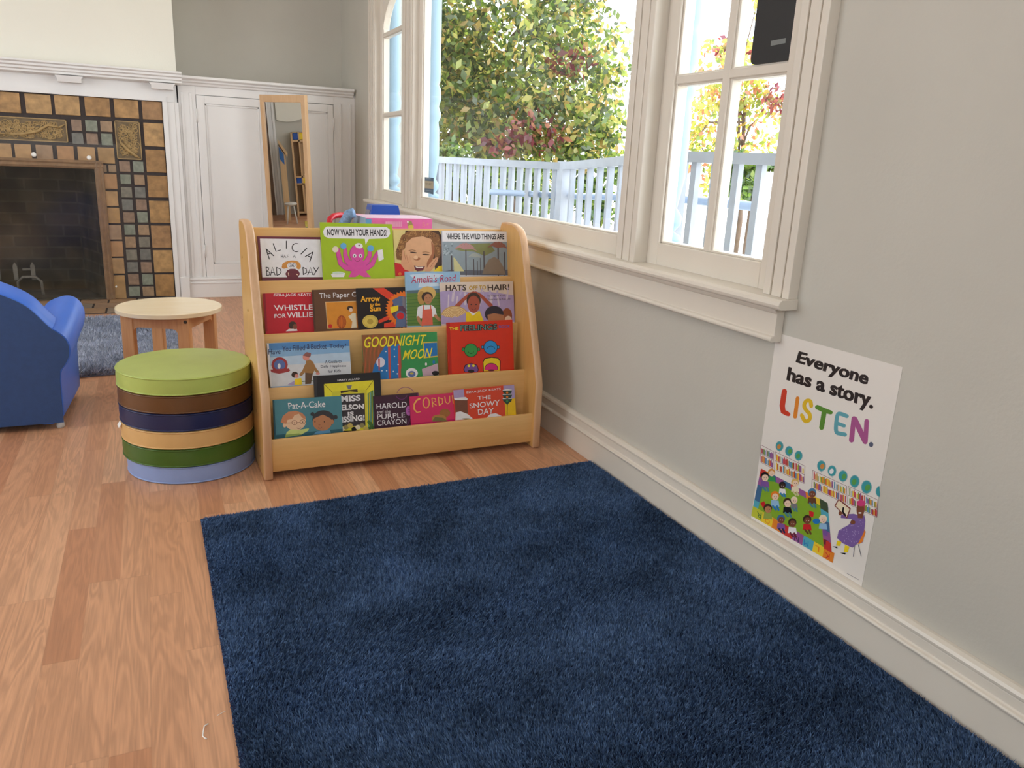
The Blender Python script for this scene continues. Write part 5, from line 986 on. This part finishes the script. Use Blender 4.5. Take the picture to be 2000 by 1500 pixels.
p.disc(1350, 580, 42, 54, GL, 2, 95, 262); p.disc(1350, 580, 37, 48, GT, 2.3, 95, 262)
p.poly([(225, 362), (855, 690), (902, 1255), (132, 808)], flat('mat_green', (134, 174, 48)), 2.6)
edge = lambda a, b, n, w, cs, lay, iw: [p.poly([(a[0]+(b[0]-a[0])*i/n, a[1]+(b[1]-a[1])*i/n), (a[0]+(b[0]-a[0])*(i+1)/n, a[1]+(b[1]-a[1])*(i+1)/n), (a[0]+(b[0]-a[0])*(i+1)/n+iw[0], a[1]+(b[1]-a[1])*(i+1)/n+iw[1]), (a[0]+(b[0]-a[0])*i/n+iw[0], a[1]+(b[1]-a[1])*i/n+iw[1])], cs[i % len(cs)], lay) for i in range(n)]
C6 = [flat('tile_orange', (232, 136, 44)), flat('tile_yellow', (240, 206, 54)), flat('tile_teal', (88, 172, 190)), flat('tile_plum', (156, 92, 150)), flat('tile_red', (206, 60, 52)), flat('tile_lime', (196, 200, 60)), flat('tile_blue', (70, 110, 150))]
edge((225, 362), (855, 690), 9, 0, [C6[0], C6[6], C6[3], C6[6], C6[4], C6[3], C6[0], C6[1], C6[6]], 2.9, (8, 62)); edge((225, 362), (132, 808), 6, 0, [C6[4], C6[3], C6[6], C6[6], C6[2], flat('tile_dark', (70, 84, 60))], 2.95, (48, 24))
edge((132, 808), (902, 1255), 8, 0, [C6[5], C6[1], C6[0], C6[4], C6[3], C6[2], C6[1], C6[0]], 3.0, (18, -92)); edge((855, 690), (902, 1255), 6, 0, [flat('tile_dark', (70, 84, 60)), C6[2], C6[6], C6[3], C6[4], C6[0]], 3.05, (-75, -45))
for ch_, x, y, m_ in (('R', 205, 800, DGRN), ('Q', 285, 855, ORG), ('M', 650, 1065, BLU), ('L', 752, 1115, ORG), ('N', 560, 1025, NAVY), ('K', 850, 1185, RED), ('J', 840, 1060, MAR), ('I', 832, 970, PUR)): p.text(ch_, [(x+22, y+38), (x-22, y+16), (x-18, y-34), (x+26, y-12)], m_, 3.6)
def kid(x, y, hair, skin, top, r=36, legs=None):
    p.poly([(x-r*.9, y+r*.9), (x+r*.9, y+r*1.1), (x+r*1.15, y+r*2.6), (x-r*1.1, y+r*2.4)], top, 4.0)
    if legs: p.stroke([(x-r*.5, y+r*2.4), (x+r*.2, y+r*3.3)], r*.5, legs, 3.9); p.stroke([(x+r*.5, y+r*2.5), (x+r*.9, y+r*3.4)], r*.5, legs, 3.9)
    p.disc(x, y-r*.2, r*1.05, r*1.1, hair, 4.1); p.disc(x+r*.08, y+r*.15, r*.82, r*.85, skin, 4.3); ec = INK if skin in (PINKS, TANS) else WHT; p.disc(x-r*.15, y+r*.1, 3.5, None, ec, 4.6); p.disc(x+r*.4, y+r*.15, 3.5, None, ec, 4.6); p.stroke([(x, y+r*.5), (x+r*.3, y+r*.52)], 3, MAR, 4.6, False)
kid(262, 445, INK, PINKS, PUR, 38, TEAL); kid(325, 405, GINGER, PINKS, GRN, 32); kid(428, 525, INK, DBRN, WHT, 30, BLU); kid(548, 500, STRAW, PINKS, CRM, 34, flat('stripe', (206, 200, 150))); kid(358, 625, ORG, PINKS, LBLU, 38, BLU); kid(475, 690, DBRN, PINKS, INK, 38, TEAL); kid(540, 665, CRM, PINKS, GRY, 30, TEAL); kid(290, 745, DBRN, TANS, flat('green_top', (150, 170, 80)), 38); kid(708, 600, flat('blue_hat', (70, 130, 170)), SKIND, BRN, 38, TEAL); kid(415, 845, flat('blue_scarf', (60, 110, 160)), SKIND, PUR, 36, NAVY); kid(522, 880, DBRN, SKIND, WHT, 38, MAR); kid(662, 850, DBRN, SKIND, RED, 38, BRN); kid(812, 845, CRM, PINKS, LBLU, 36); p.disc(750, 860, 36, 26, BLU, 4.2); p.poly([(680, 760), (725, 775), (720, 825), (682, 810)], RED, 3.9); p.poly([(220, 690), (255, 670), (275, 715), (245, 735)], RED, 3.9)
# seated reader
p.disc(1172, 690, 40, 30, flat('pink_wrap', (206, 66, 122)), 5); p.disc(1165, 755, 36, 62, SKIND, 4.8); p.poly([(1140, 770), (1195, 765), (1185, 835), (1140, 830)], SKIND, 4.7); p.disc(1162, 782, 16, 7, WHT, 5.2)
pd = flat('lilac_dress', (126, 98, 162)); p.poly([(1100, 790), (1140, 800), (1175, 840), (1200, 800), (1212, 850), (1200, 960), (1150, 1060), (1090, 1110), (1000, 1070), (945, 1020), (960, 950), (1060, 890), (1085, 840), (980, 830), (985, 800)], pd, 4.5)
for i in range(60):
    t = rnd.random(); x = 970+t*230; y = 840+rnd.random()*220; 
    if 960+.2*(y-840) < x < 1205 and y > 1180-.28*x: p.disc(x, y, 4, None, LAV, 4.8)
p.poly([(960, 648), (1075, 740), (1040, 835), (920, 715)], flat('book_brown', (136, 60, 52)), 5); p.poly([(962, 662), (1064, 745), (1036, 820), (932, 715)], CRM, 5.3); p.stroke([(1005, 735), (1000, 770), (1025, 805)], 16, INK, 5.6); p.disc(975, 785, 16, 20, SKIND, 5.2); p.disc(1095, 870, 24, 20, SKIND, 5.2)
p.poly([(945, 1045), (990, 1050), (970, 1095), (935, 1090)], YEL, 4.2); p.poly([(1020, 1085), (1062, 1100), (1045, 1155), (1008, 1150)], YEL, 4.2); p.poly([(900, 1098), (948, 1100), (946, 1118)], INK, 4.4); p.poly([(972, 1158), (1026, 1160), (1022, 1178)], INK, 4.4)
p.poly([(1200, 935), (1215, 960), (1185, 1060), (1150, 1075), (1115, 1060), (1170, 1000)], ORG, 4.2); p.stroke([(1112, 1075), (1098, 1195)], 6, GRY, 4); p.stroke([(1145, 1080), (1172, 1192)], 6, GRY, 4)
p.text('illustrated poster for the classroom', [(1038, 1350), (1150, 1410), (1146, 1418), (1034, 1358)], GRY, 2) if False else p.stroke([(1038, 1354), (1148, 1414)], 4, GRY, 2, False)
p.mb.build('illustration', po)

# ------------------------------------------------------------------ things on the window
SB = M('sticker_blue', (66, 96, 122), .4); q = [atx(x, y, XG-.0006) for x, y in ((829.5, 346), (847, 347.5), (846.5, 380), (829, 375.5))]
st = thing('window_sticker', 'small blue security sticker in the lower left corner of the wide pane', 'sticker', tuple(sum(q)/4)); mb = MB(); mb.slab(q, (.0004, 0, 0), SB); mb.build('film', st)
p = Print((XG-.0006, 3, 0), (-1, 0, 0), 620, 300, 8.333); p.poly([(1748, 440), (1888, 450), (1888, 575), (1745, 562)], flat('sticker_tan', (176, 166, 140))); p.text('SECURITY', [(1762, 475), (1872, 482), (1870, 520), (1760, 516)], flat('sticker_ink', (84, 76, 60)), 2); p.stroke([(1770, 405), (1840, 410)], 14, flat('sticker_line', (120, 146, 164)), 2); p.stroke([(1765, 595), (1865, 610)], 12, flat('sticker_line', (120, 146, 164)), 2); p.stroke([(1765, 630), (1840, 640)], 10, flat('sticker_line', (120, 146, 164)), 2); p.mb.build('print', st)
q = [atx(x, y, .040) for x, y in ((1489, -8), (1562, -12), (1546, 118), (1477, 124))]
ya, yb_, za, zb2 = 1.532, 1.668, 1.262, 1.50
bd = thing('black_panel', 'black rounded plastic panel hanging against the near sash pane', 'panel', (.036, (ya+yb_)/2, za)); BPn = M('black_plastic', (22, 22, 26), .4)
mb = MB(); r = .014; pr = []
for cx, cz, a0 in ((ya+r, za+r, 180), (yb_-r, za+r, 270), (yb_-r, zb2-r, 0), (ya+r, zb2-r, 90)): pr += [(cx+r*math.cos(math.radians(a0+k*22.5)), cz+r*math.sin(math.radians(a0+k*22.5))) for k in range(5)]
mb.extrude(pr, lambda u, v, t: (t, u, v), .036, .0465, BPn); mb.build('body', bd)
q = [atx(x, y, .0355) for x, y in ((1506, 80), (1535, 74), (1534, 84), (1505, 90))]; mb = MB(); mb.slab(q, (.0006, 0, 0), M('grey_label', (122, 126, 124), .5)); mb.build('sticker', bd)

# ------------------------------------------------------------------ far side of the room, seen in the mirror
WD = wood('beech_panel', (196, 160, 116), (210, 176, 132), 2, .4)
bs = thing('cubby_shelf', 'beech cubby shelf with coloured bins reflected in the standing mirror', 'shelf', (-4.42, 5.0, 0))
mb = MB(); x0, x1, y0, y1 = XL+.01, -4.40, 4.62, 5.365
for y in (y0, y1-.02): mb.box(x0, x1, y, y+.02, 0, .91, WD)
mb.box(x0, x1-.02, y0+.02, y1-.02, .03, .05, WD); mb.box(x0, x1, y0+.02, y1-.02, .43, .445, WD); mb.box(x0, x1, y0+.02, y1-.02, .355, .368, WD); mb.box(x0, x1, y0+.02, y1-.02, .835-.02, .835, WD); mb.box(x0, x0+.01, y0, y1, 0, .91, WD)
for y in (5.279, 4.98): mb.box(x0, x1, y-.008, y+.008, .05, .91, WD)
mb.build('case', bs)
for (ya, yb_, z, c, nm) in ((5.282, 5.343, .84, (30, 80, 170), 'blue'), (5.20, 5.276, .84, (240, 208, 40), 'yellow'), (5.282, 5.343, .369, (30, 80, 170), 'blue'), (5.20, 5.276, .369, (240, 208, 40), 'yellow')):
    mb = MB(); w = MB; mm = M('bin_'+nm, c, .35); mb.slab([(-4.56, ya, z), (-4.41, ya, z), (-4.41, yb_, z), (-4.56, yb_, z)], (0, 0, .004), mm)
    for (a, b, c_, d) in ((-4.56, -4.41, ya, ya+.004), (-4.56, -4.41, yb_-.004, yb_), (-4.56, -4.556, ya, yb_), (-4.414, -4.41, ya, yb_)): mb.box(a, b, c_, d, z+.004, z+.062, mm)
    tag(mb.build('storage_bin'), '%s storage bin on the %s shelf of the reflected cubby unit' % (nm, 'upper' if z > .5 else 'middle'), 'bin', 'coloured bins in the cubby shelf')
ph_ = thing('play_kitchen', 'beech play kitchen with a sloping blue roof seen in the mirror', 'play kitchen', (-4.2, 5.45, 0))
mb = MB(); mb.slab([(-4.1, 5.44, 0), (-4.1, 5.50, 0), (-4.1, 5.50, .80), (-4.1, 5.44, .70)], (-.3, 0, 0), WD); mb.build('body', ph_)
mb = MB(); mb.slab([(-4.08, 5.42, .68), (-4.08, 5.505, .83), (-4.08, 5.505, .85), (-4.08, 5.415, .70)], (-.34, 0, 0), WD); mb.build('roof', ph_)
mb = MB(); mb.slab([(-4.098, 5.455, .60), (-4.098, 5.50, .66), (-4.098, 5.50, .79), (-4.098, 5.455, .71)], (-.001, 0, 0), M('blue_laminate', (36, 96, 160), .4)); mb.build('front_panel', ph_)
ds = thing('step_stool', 'small pale stool with splayed legs seen in the mirror', 'stool', (-3.9, 5.44, 0)); PAL = M('pale_grey_paint', (206, 200, 190), .5)
mb = MB(); mb.lathe([(0, .20), (.06, .20), (.068, .212), (.06, .224), (0, .226)], -3.9, 5.43, PAL, 20); mb.build('seat', ds)
for a in (.8, 2.4, 3.9, 5.5): mb = MB(); mb.tube([(-3.9+.04*math.cos(a), 5.43+.04*math.sin(a), .2), (-3.9+.075*math.cos(a), 5.43+.075*math.sin(a), 0.004)], .008, PAL, 8); mb.build('leg', ds)
mb = MB(); mb.box(-4.0, -3.6, 4.55, 5.3, .0, .006, M('stripe_mat', (210, 190, 84), .8, .1, 20)); mb.box(-3.6, -3.3, 4.55, 5.3, 0, .006, M('stripe_mat_green', (112, 132, 92), .8, .1, 20)); mb.box(-3.3, -3.15, 4.55, 5.3, 0, .006, M('stripe_mat_blue', (92, 120, 146), .8, .1, 20)); tag(mb.build('striped_mat'), 'striped floor mat in yellow, green and blue seen in the mirror', 'mat')
mb = MB(); [mb.box(XL, XL+d, a, b, 0, 1.6, WHITE) for a, b, d in ((5.52, 5.545, .035), (5.545, 5.58, .022), (5.58, 5.60, .04))]; S(bevel(mb.build('trim_9')), 'white fluted door casing on the far left wall seen in the mirror', 'door trim')
mb = MB(); mb.box(XL, XL+.02, 5.60, 5.76, 0, 1.6, M('brown_door', (120, 96, 76), .5, .2, 12)); S(mb.build('door_1'), 'brown wooden door on the far left wall, reflected at the mirror edge', 'door')
# unseen ceiling lamps, added to fill the room with warm light
for x, y in ((-1.9, 1.6), (-3.2, 3.2), (-1.05, 4.5)):
    lt = thing('ceiling_fill', 'unseen fill lamp added to the ceiling %s' % {-1.9: 'above the middle of the room', -3.2: 'above the left of the room', -1.05: 'above the fireplace end of the room'}[x], 'lamp', (x, y, ZC))
    mb = MB(); mb.lathe([(0, ZC), (.19, ZC), (.19, ZC-.03), (.17, ZC-.04), (0, ZC-.04)], x, y, WHITE, 32); mb.build('base', lt)
    m = bpy.data.materials.get('fill_glow')
    if m is None:
        m, t, b = new_mat('fill_glow'); b.inputs['Emission Color'].default_value = (1, .88, .74, 1); b.inputs['Emission Strength'].default_value = FILL_LAMP; b.inputs['Base Color'].default_value = (.9, .88, .84, 1)
    mb = MB(); mb.lathe([(.165, ZC-.04), (.16, ZC-.06), (.12, ZC-.085), (.06, ZC-.095), (0, ZC-.098)], x, y, m, 32); mb.build('shade', lt)
# ------------------------------------------------------------------ outside: porch, railing, trees
PAINT = M('pale_blue_grey_paint', (158, 166, 178), .5, .06, 12, bump=.1, bscale=40); POSTB = M('pale_blue_paint', (150, 182, 206), .45, .05, 10)
mb = MB(); mb.box(.21, 1.72, -2.0, 9.0, .02, .10, M('deck_paint', (150, 152, 152), .6, .1, 8)); S(mb.build('floor_porch'), 'grey porch deck outside the window', 'deck')
mb = MB(); mb.box(.21, 1.8, -2.0, 9.0, 2.74, 2.86, WHITE); S(mb.build('ceiling_porch'), 'white porch roof soffit outside the window', 'roof')
mb = MB(); mb.box(.21, 60, -30, 70, -1.1, -1.0, M('pale_concrete', (214, 210, 200), .8, .1, 1.5)); S(mb.build('ground'), 'bright sunlit concrete ground beyond the porch', 'ground')
rail = thing('porch_railing', 'pale blue grey porch railing with square balusters outside the window', 'railing', (1.4, 5.2, .10))
PA, PB, PE, PF = (np.array(q) for q in ((.96, 6.84, 1.022), (1.58, 5.52, 1.018), (1.257, 3.63, 1.100), (1.39, 2.95, 1.099)))
PA2 = PA+(PA-PB)*1.1; PF2 = PF+(PF-PE)*1.6
def beam(mb, a, b, w, h, mat, dz=0):
    a, b = np.array(a, float), np.array(b, float); d = b-a; d[2] = 0; d /= np.linalg.norm(d); s = np.array([-d[1], d[0], 0])*w/2; z = np.array([0, 0, 1.0])
    mb.add([p+sg*s+z*(k-h)+z*dz for p in (a, b) for sg, k in ((-1, 0), (1, 0), (1, h), (-1, h))], [(0, 1, 2, 3), (7, 6, 5, 4), (0, 4, 5, 1), (1, 5, 6, 2), (2, 6, 7, 3), (3, 7, 4, 0)], mat)
SEG = ((PA2, PB), (PB, PE), (PE, PF2))
for a, b in SEG:
    mb = MB(); beam(mb, a, b, .075, .055, PAINT); mb.build('top_rail', rail); mb = MB(); lo = lambda q: np.array([q[0], q[1], .19]); beam(mb, lo(a), lo(b), .045, .05, PAINT); mb.build('bottom_rail', rail)
    L = np.linalg.norm(b-a); n = int(L/(.185 if a is PB else (.135 if a is PE else .088))); d = (b-a)/n
    for i in range(1, n):
        q = a+d*i; mb = MB(); e = np.array([q[0], q[1], 0]); t = d/np.linalg.norm(d[:2]); s = np.array([-t[1], t[0], 0])*.019; t = np.array([t[0], t[1], 0])*.019
        mb.add([e+sa*t+sb*s+np.array([0, 0, z]) for z in (.19, q[2]-.05) for sa, sb in ((-1, -1), (1, -1), (1, 1), (-1, 1))], [(0, 3, 2, 1), (4, 5, 6, 7), (0, 1, 5, 4), (1, 2, 6, 5), (2, 3, 7, 6), (3, 0, 4, 7)], PAINT); mb.build('baluster', rail)
for q, ex_ in ((PB, .008), (PE, -.004), (PA, -.03), (PF2, .0)):
    mb = MB(); mb.box(q[0]-.045, q[0]+.045, q[1]-.045, q[1]+.045, .10, q[2]+ex_, PAINT); mb.build('post', rail)
off = np.array([.09, .03, -.25]); mb = MB(); mb.tube([PB+np.array([-.35, .62, -.26]), PB+off*[.6, 1, 1], PE+off, PF+np.array([.1, .28, -.26])], .024, M('pipe_paint', (150, 170, 196), .4), 12); mb.build('handrail_pipe', rail)
mb = MB(); q = atd(1500, 420, 5.2); mb.box(q[0]-.05, q[0]+.05, q[1]-.05, q[1]+.05, -1, 1.02, M('white_post_paint', (214, 210, 216), .5)); tag(mb.build('gate_post'), 'white square post standing beyond the railing at the right', 'post')
for y, lab in ((4.444, 'turned pale blue post outside the mullion at the left of the wide pane'), (2.094, 'turned pale blue post outside the mullion beside the near sash'), (5.236, 'turned pale blue post outside the arched far sash')):
    root = thing('window_post', lab, 'post', (.135, y, .70), 'turned posts on the outside of the window')
    mb = MB(); mb.box(.078, .192, y-.052, y+.052, .70, .775, POSTB, .003); mb.build('base_block', root)
    r = .047; pr = [(r*.8, .775), (r, .785), (r, .80), (r*.55, .812), (r*.95, .835), (r*1.0, .86), (r*.6, .885), (r*.66, .9), (r*.94, .98), (r*.96, 1.05), (r*.94, 1.16), (r*.8, 1.20), (r*1.05, 1.225), (r*1.08, 1.25), (r*.82, 1.285), (r*1.0, 1.31), (r*1.08, 1.34), (r, 1.38), (r*.8, 1.40), (r*.95, 1.42), (r*.95, 1.9), (r, 2.098)]
    mb = MB(); mb.lathe(pr, .135, y, POSTB, 24); mb.build('shaft', root)
mb = MB(); q0, q1 = atd(840, 455, 9.5), atd(1330, 455, 12.5); d = (q1-q0); d[2] = 0; d /= np.linalg.norm(d); mb.slab([q0-d*3-ZV*(q0[2]+1), q1+d*3-ZV*(q1[2]+1), q1+d*3-ZV*(q1[2]-.20), q0-d*3-ZV*(q0[2]-.20)], (.15, .2, 0), M('white_stucco', (232, 230, 226), .7, .04, 6)); tag(mb.build('garden_wall'), 'low white garden wall in the sun beyond the railing', 'wall')
def leaves(name, centers, n, size, mat, parent, seed, flatz=.6):
    """one crown: pointed leaves scattered through overlapping clumps"""
    rs = np.random.RandomState(seed); C_ = np.array([c[:3] for c in centers]); Rr = np.array([c[3] for c in centers]); wt = Rr**2.2; wt /= wt.sum()
    k = rs.choice(len(C_), n, p=wt); u = rs.normal(0, 1, (n, 3)); u /= np.linalg.norm(u, axis=1)[:, None]; rad = rs.rand(n)**.42
    p = C_[k]+u*(Rr[k]*rad)[:, None]*np.array([1, 1, .85])
    a = rs.normal(0, 1, (n, 3)); a[:, 2] -= .5; a /= np.linalg.norm(a, axis=1)[:, None]; b = np.cross(a, rs.normal(0, 1, (n, 3))); b /= np.linalg.norm(b, axis=1)[:, None]; c = np.cross(a, b)
    s = size*(.6+.7*rs.rand(n))[:, None]
    v = np.stack([p, p+a*s*.5+b*s*.27+c*s*.06, p+a*s, p+a*s*.5-b*s*.27+c*s*.06], 1)
    return raw(name, v.reshape(-1, 3), np.arange(n*4).reshape(-1, 4), mat, parent)
BARK = M('grey_bark', (96, 80, 68), .9, .25, 12, bump=.6, bscale=30)
def clumps(c, R, k, r0, r1, seed, sq=(1, 1, 1), cut=None):
    rs = random.Random(seed); out = []
    while len(out) < k:
        u = Vector((rs.gauss(0, 1), rs.gauss(0, 1), rs.gauss(0, 1))).normalized()*(rs.random()**.4)*R; q = (c[0]+u.x*sq[0], c[1]+u.y*sq[1], c[2]+u.z*sq[2], rs.uniform(r0, r1))
        if cut and not cut(q): continue
        out.append(q)
    return out
def tree(label, base, cen, R, n, size, greens, seed, k=26, sq=(1, 1, 1), reds=None, more=(), th=1.0, nm='leafy_tree'):
    root = thing(nm, label, 'tree', tuple(base)); rs = random.Random(seed); cl = clumps(cen, R, k, R*.22, R*.42, seed, sq)+list(more)
    mb = MB(); top = (cen[0], cen[1], cen[2]); mb.tube([base, (base[0]+.05, base[1], (base[2]+cen[2])*.5), top], [.13*th, .11*th, .06*th], BARK, 10); mb.build('trunk', root)
    for c in cl[:9]:
        mb = MB(); s = Vector(base).lerp(Vector(top), rs.uniform(.45, .95)); e = Vector(c[:3]); m_ = s.lerp(e, .5)+Vector((rs.uniform(-.2, .2), rs.uniform(-.2, .2), .1)); mb.tube([s, m_, e], [.05*th, .035*th, .012*th], BARK, 7); mb.build('branch', root)
    leaves('foliage', cl, n, size, leafmat('leaves_%d' % seed, greens), root, seed)['kind'] = 'stuff'
    if reds: leaves('red_foliage', reds, 330, size, leafmat('red_leaves_%d' % seed, [(122, 52, 62), (150, 74, 72), (166, 108, 80), (104, 44, 58), (120, 110, 64)]), root, seed+1)['kind'] = 'stuff'
    return root
c1 = atd(935, 95, 10.0); b1 = np.array([c1[0]+.3, c1[1], -1.0])
tree('big leafy tree with green and yellow leaves filling the wide pane', b1, c1, 2.0, 26000, .115, [(70, 96, 40), (96, 122, 48), (126, 146, 60), (160, 168, 78), (84, 100, 52), (182, 176, 92), (64, 80, 44), (176, 150, 84)], 21, 34, (1.0, 1.0, 1.15), [(*atd(1030, 255, 9.2), .34), (*atd(1085, 272, 9.2), .16), (*atd(975, 285, 9.2), .22), (*atd(1110, 120, 9.4), .3)], [(*atd(870, 285, 9.6), .5), (*atd(960, 300, 9.6), .45), (*atd(1050, 295, 9.8), .45), (*atd(1140, 285, 9.8), .42), (*atd(1180, 230, 9.8), .36), (*atd(1185, 150, 9.8), .3), (*atd(1100, 215, 9.6), .5), (*atd(1150, 245, 9.6), .42), (*atd(1060, 205, 9.4), .5), (*atd(1192, 292, 9.6), .3), (*atd(1010, 235, 9.4), .45), (*atd(1120, 295, 9.4), .4)])
c2 = atd(1455, 190, 9.0); b2_ = np.array([c2[0]+.1, c2[1], -1.0])
tree('slim autumn tree with yellow green and pink leaves behind the near sash', b2_, c2, .95, 2600, .085, [(150, 160, 56), (176, 176, 72), (120, 140, 56), (200, 170, 80), (190, 120, 90)], 33, 20, (.75, .75, 1.5), [(*atd(1525, 190, 8.8), .22), (*atd(1500, 90, 8.8), .22), (*atd(1412, 95, 8.8), .12)], th=.3)
for i, (px_, py_, dd, R_, lab) in enumerate(((880, 365, 8.4, .5, 'green shrub behind the left part of the railing'), (1000, 372, 8.6, .5, 'green shrub behind the middle of the railing'), (1170, 372, 9.2, .42, 'bright green shrub seen through the railing right of the corner post'), (1470, 340, 8.0, .3, 'small bush low behind the near sash'))):
    c = atd(px_, py_, dd); root = thing('garden_shrub', lab, 'shrub', (c[0], c[1], -1.0), 'garden shrubs'); mb = MB(); mb.tube([(c[0], c[1], -1), (c[0]+.04, c[1], c[2]-R_*.3), (c[0], c[1], c[2])], [.03, .025, .01], BARK, 7); mb.build('stem', root)
    cl = clumps(c, R_, 9, R_*.3, R_*.5, 50+i, (1, 1, .8)); leaves('foliage', cl, int(2400*R_/.6), .09, leafmat('shrub_%d' % i, [(80, 112, 50), (110, 140, 60), (64, 92, 46), (140, 160, 76)]), root, 60+i)['kind'] = 'stuff'
print('built', len(bpy.data.objects))
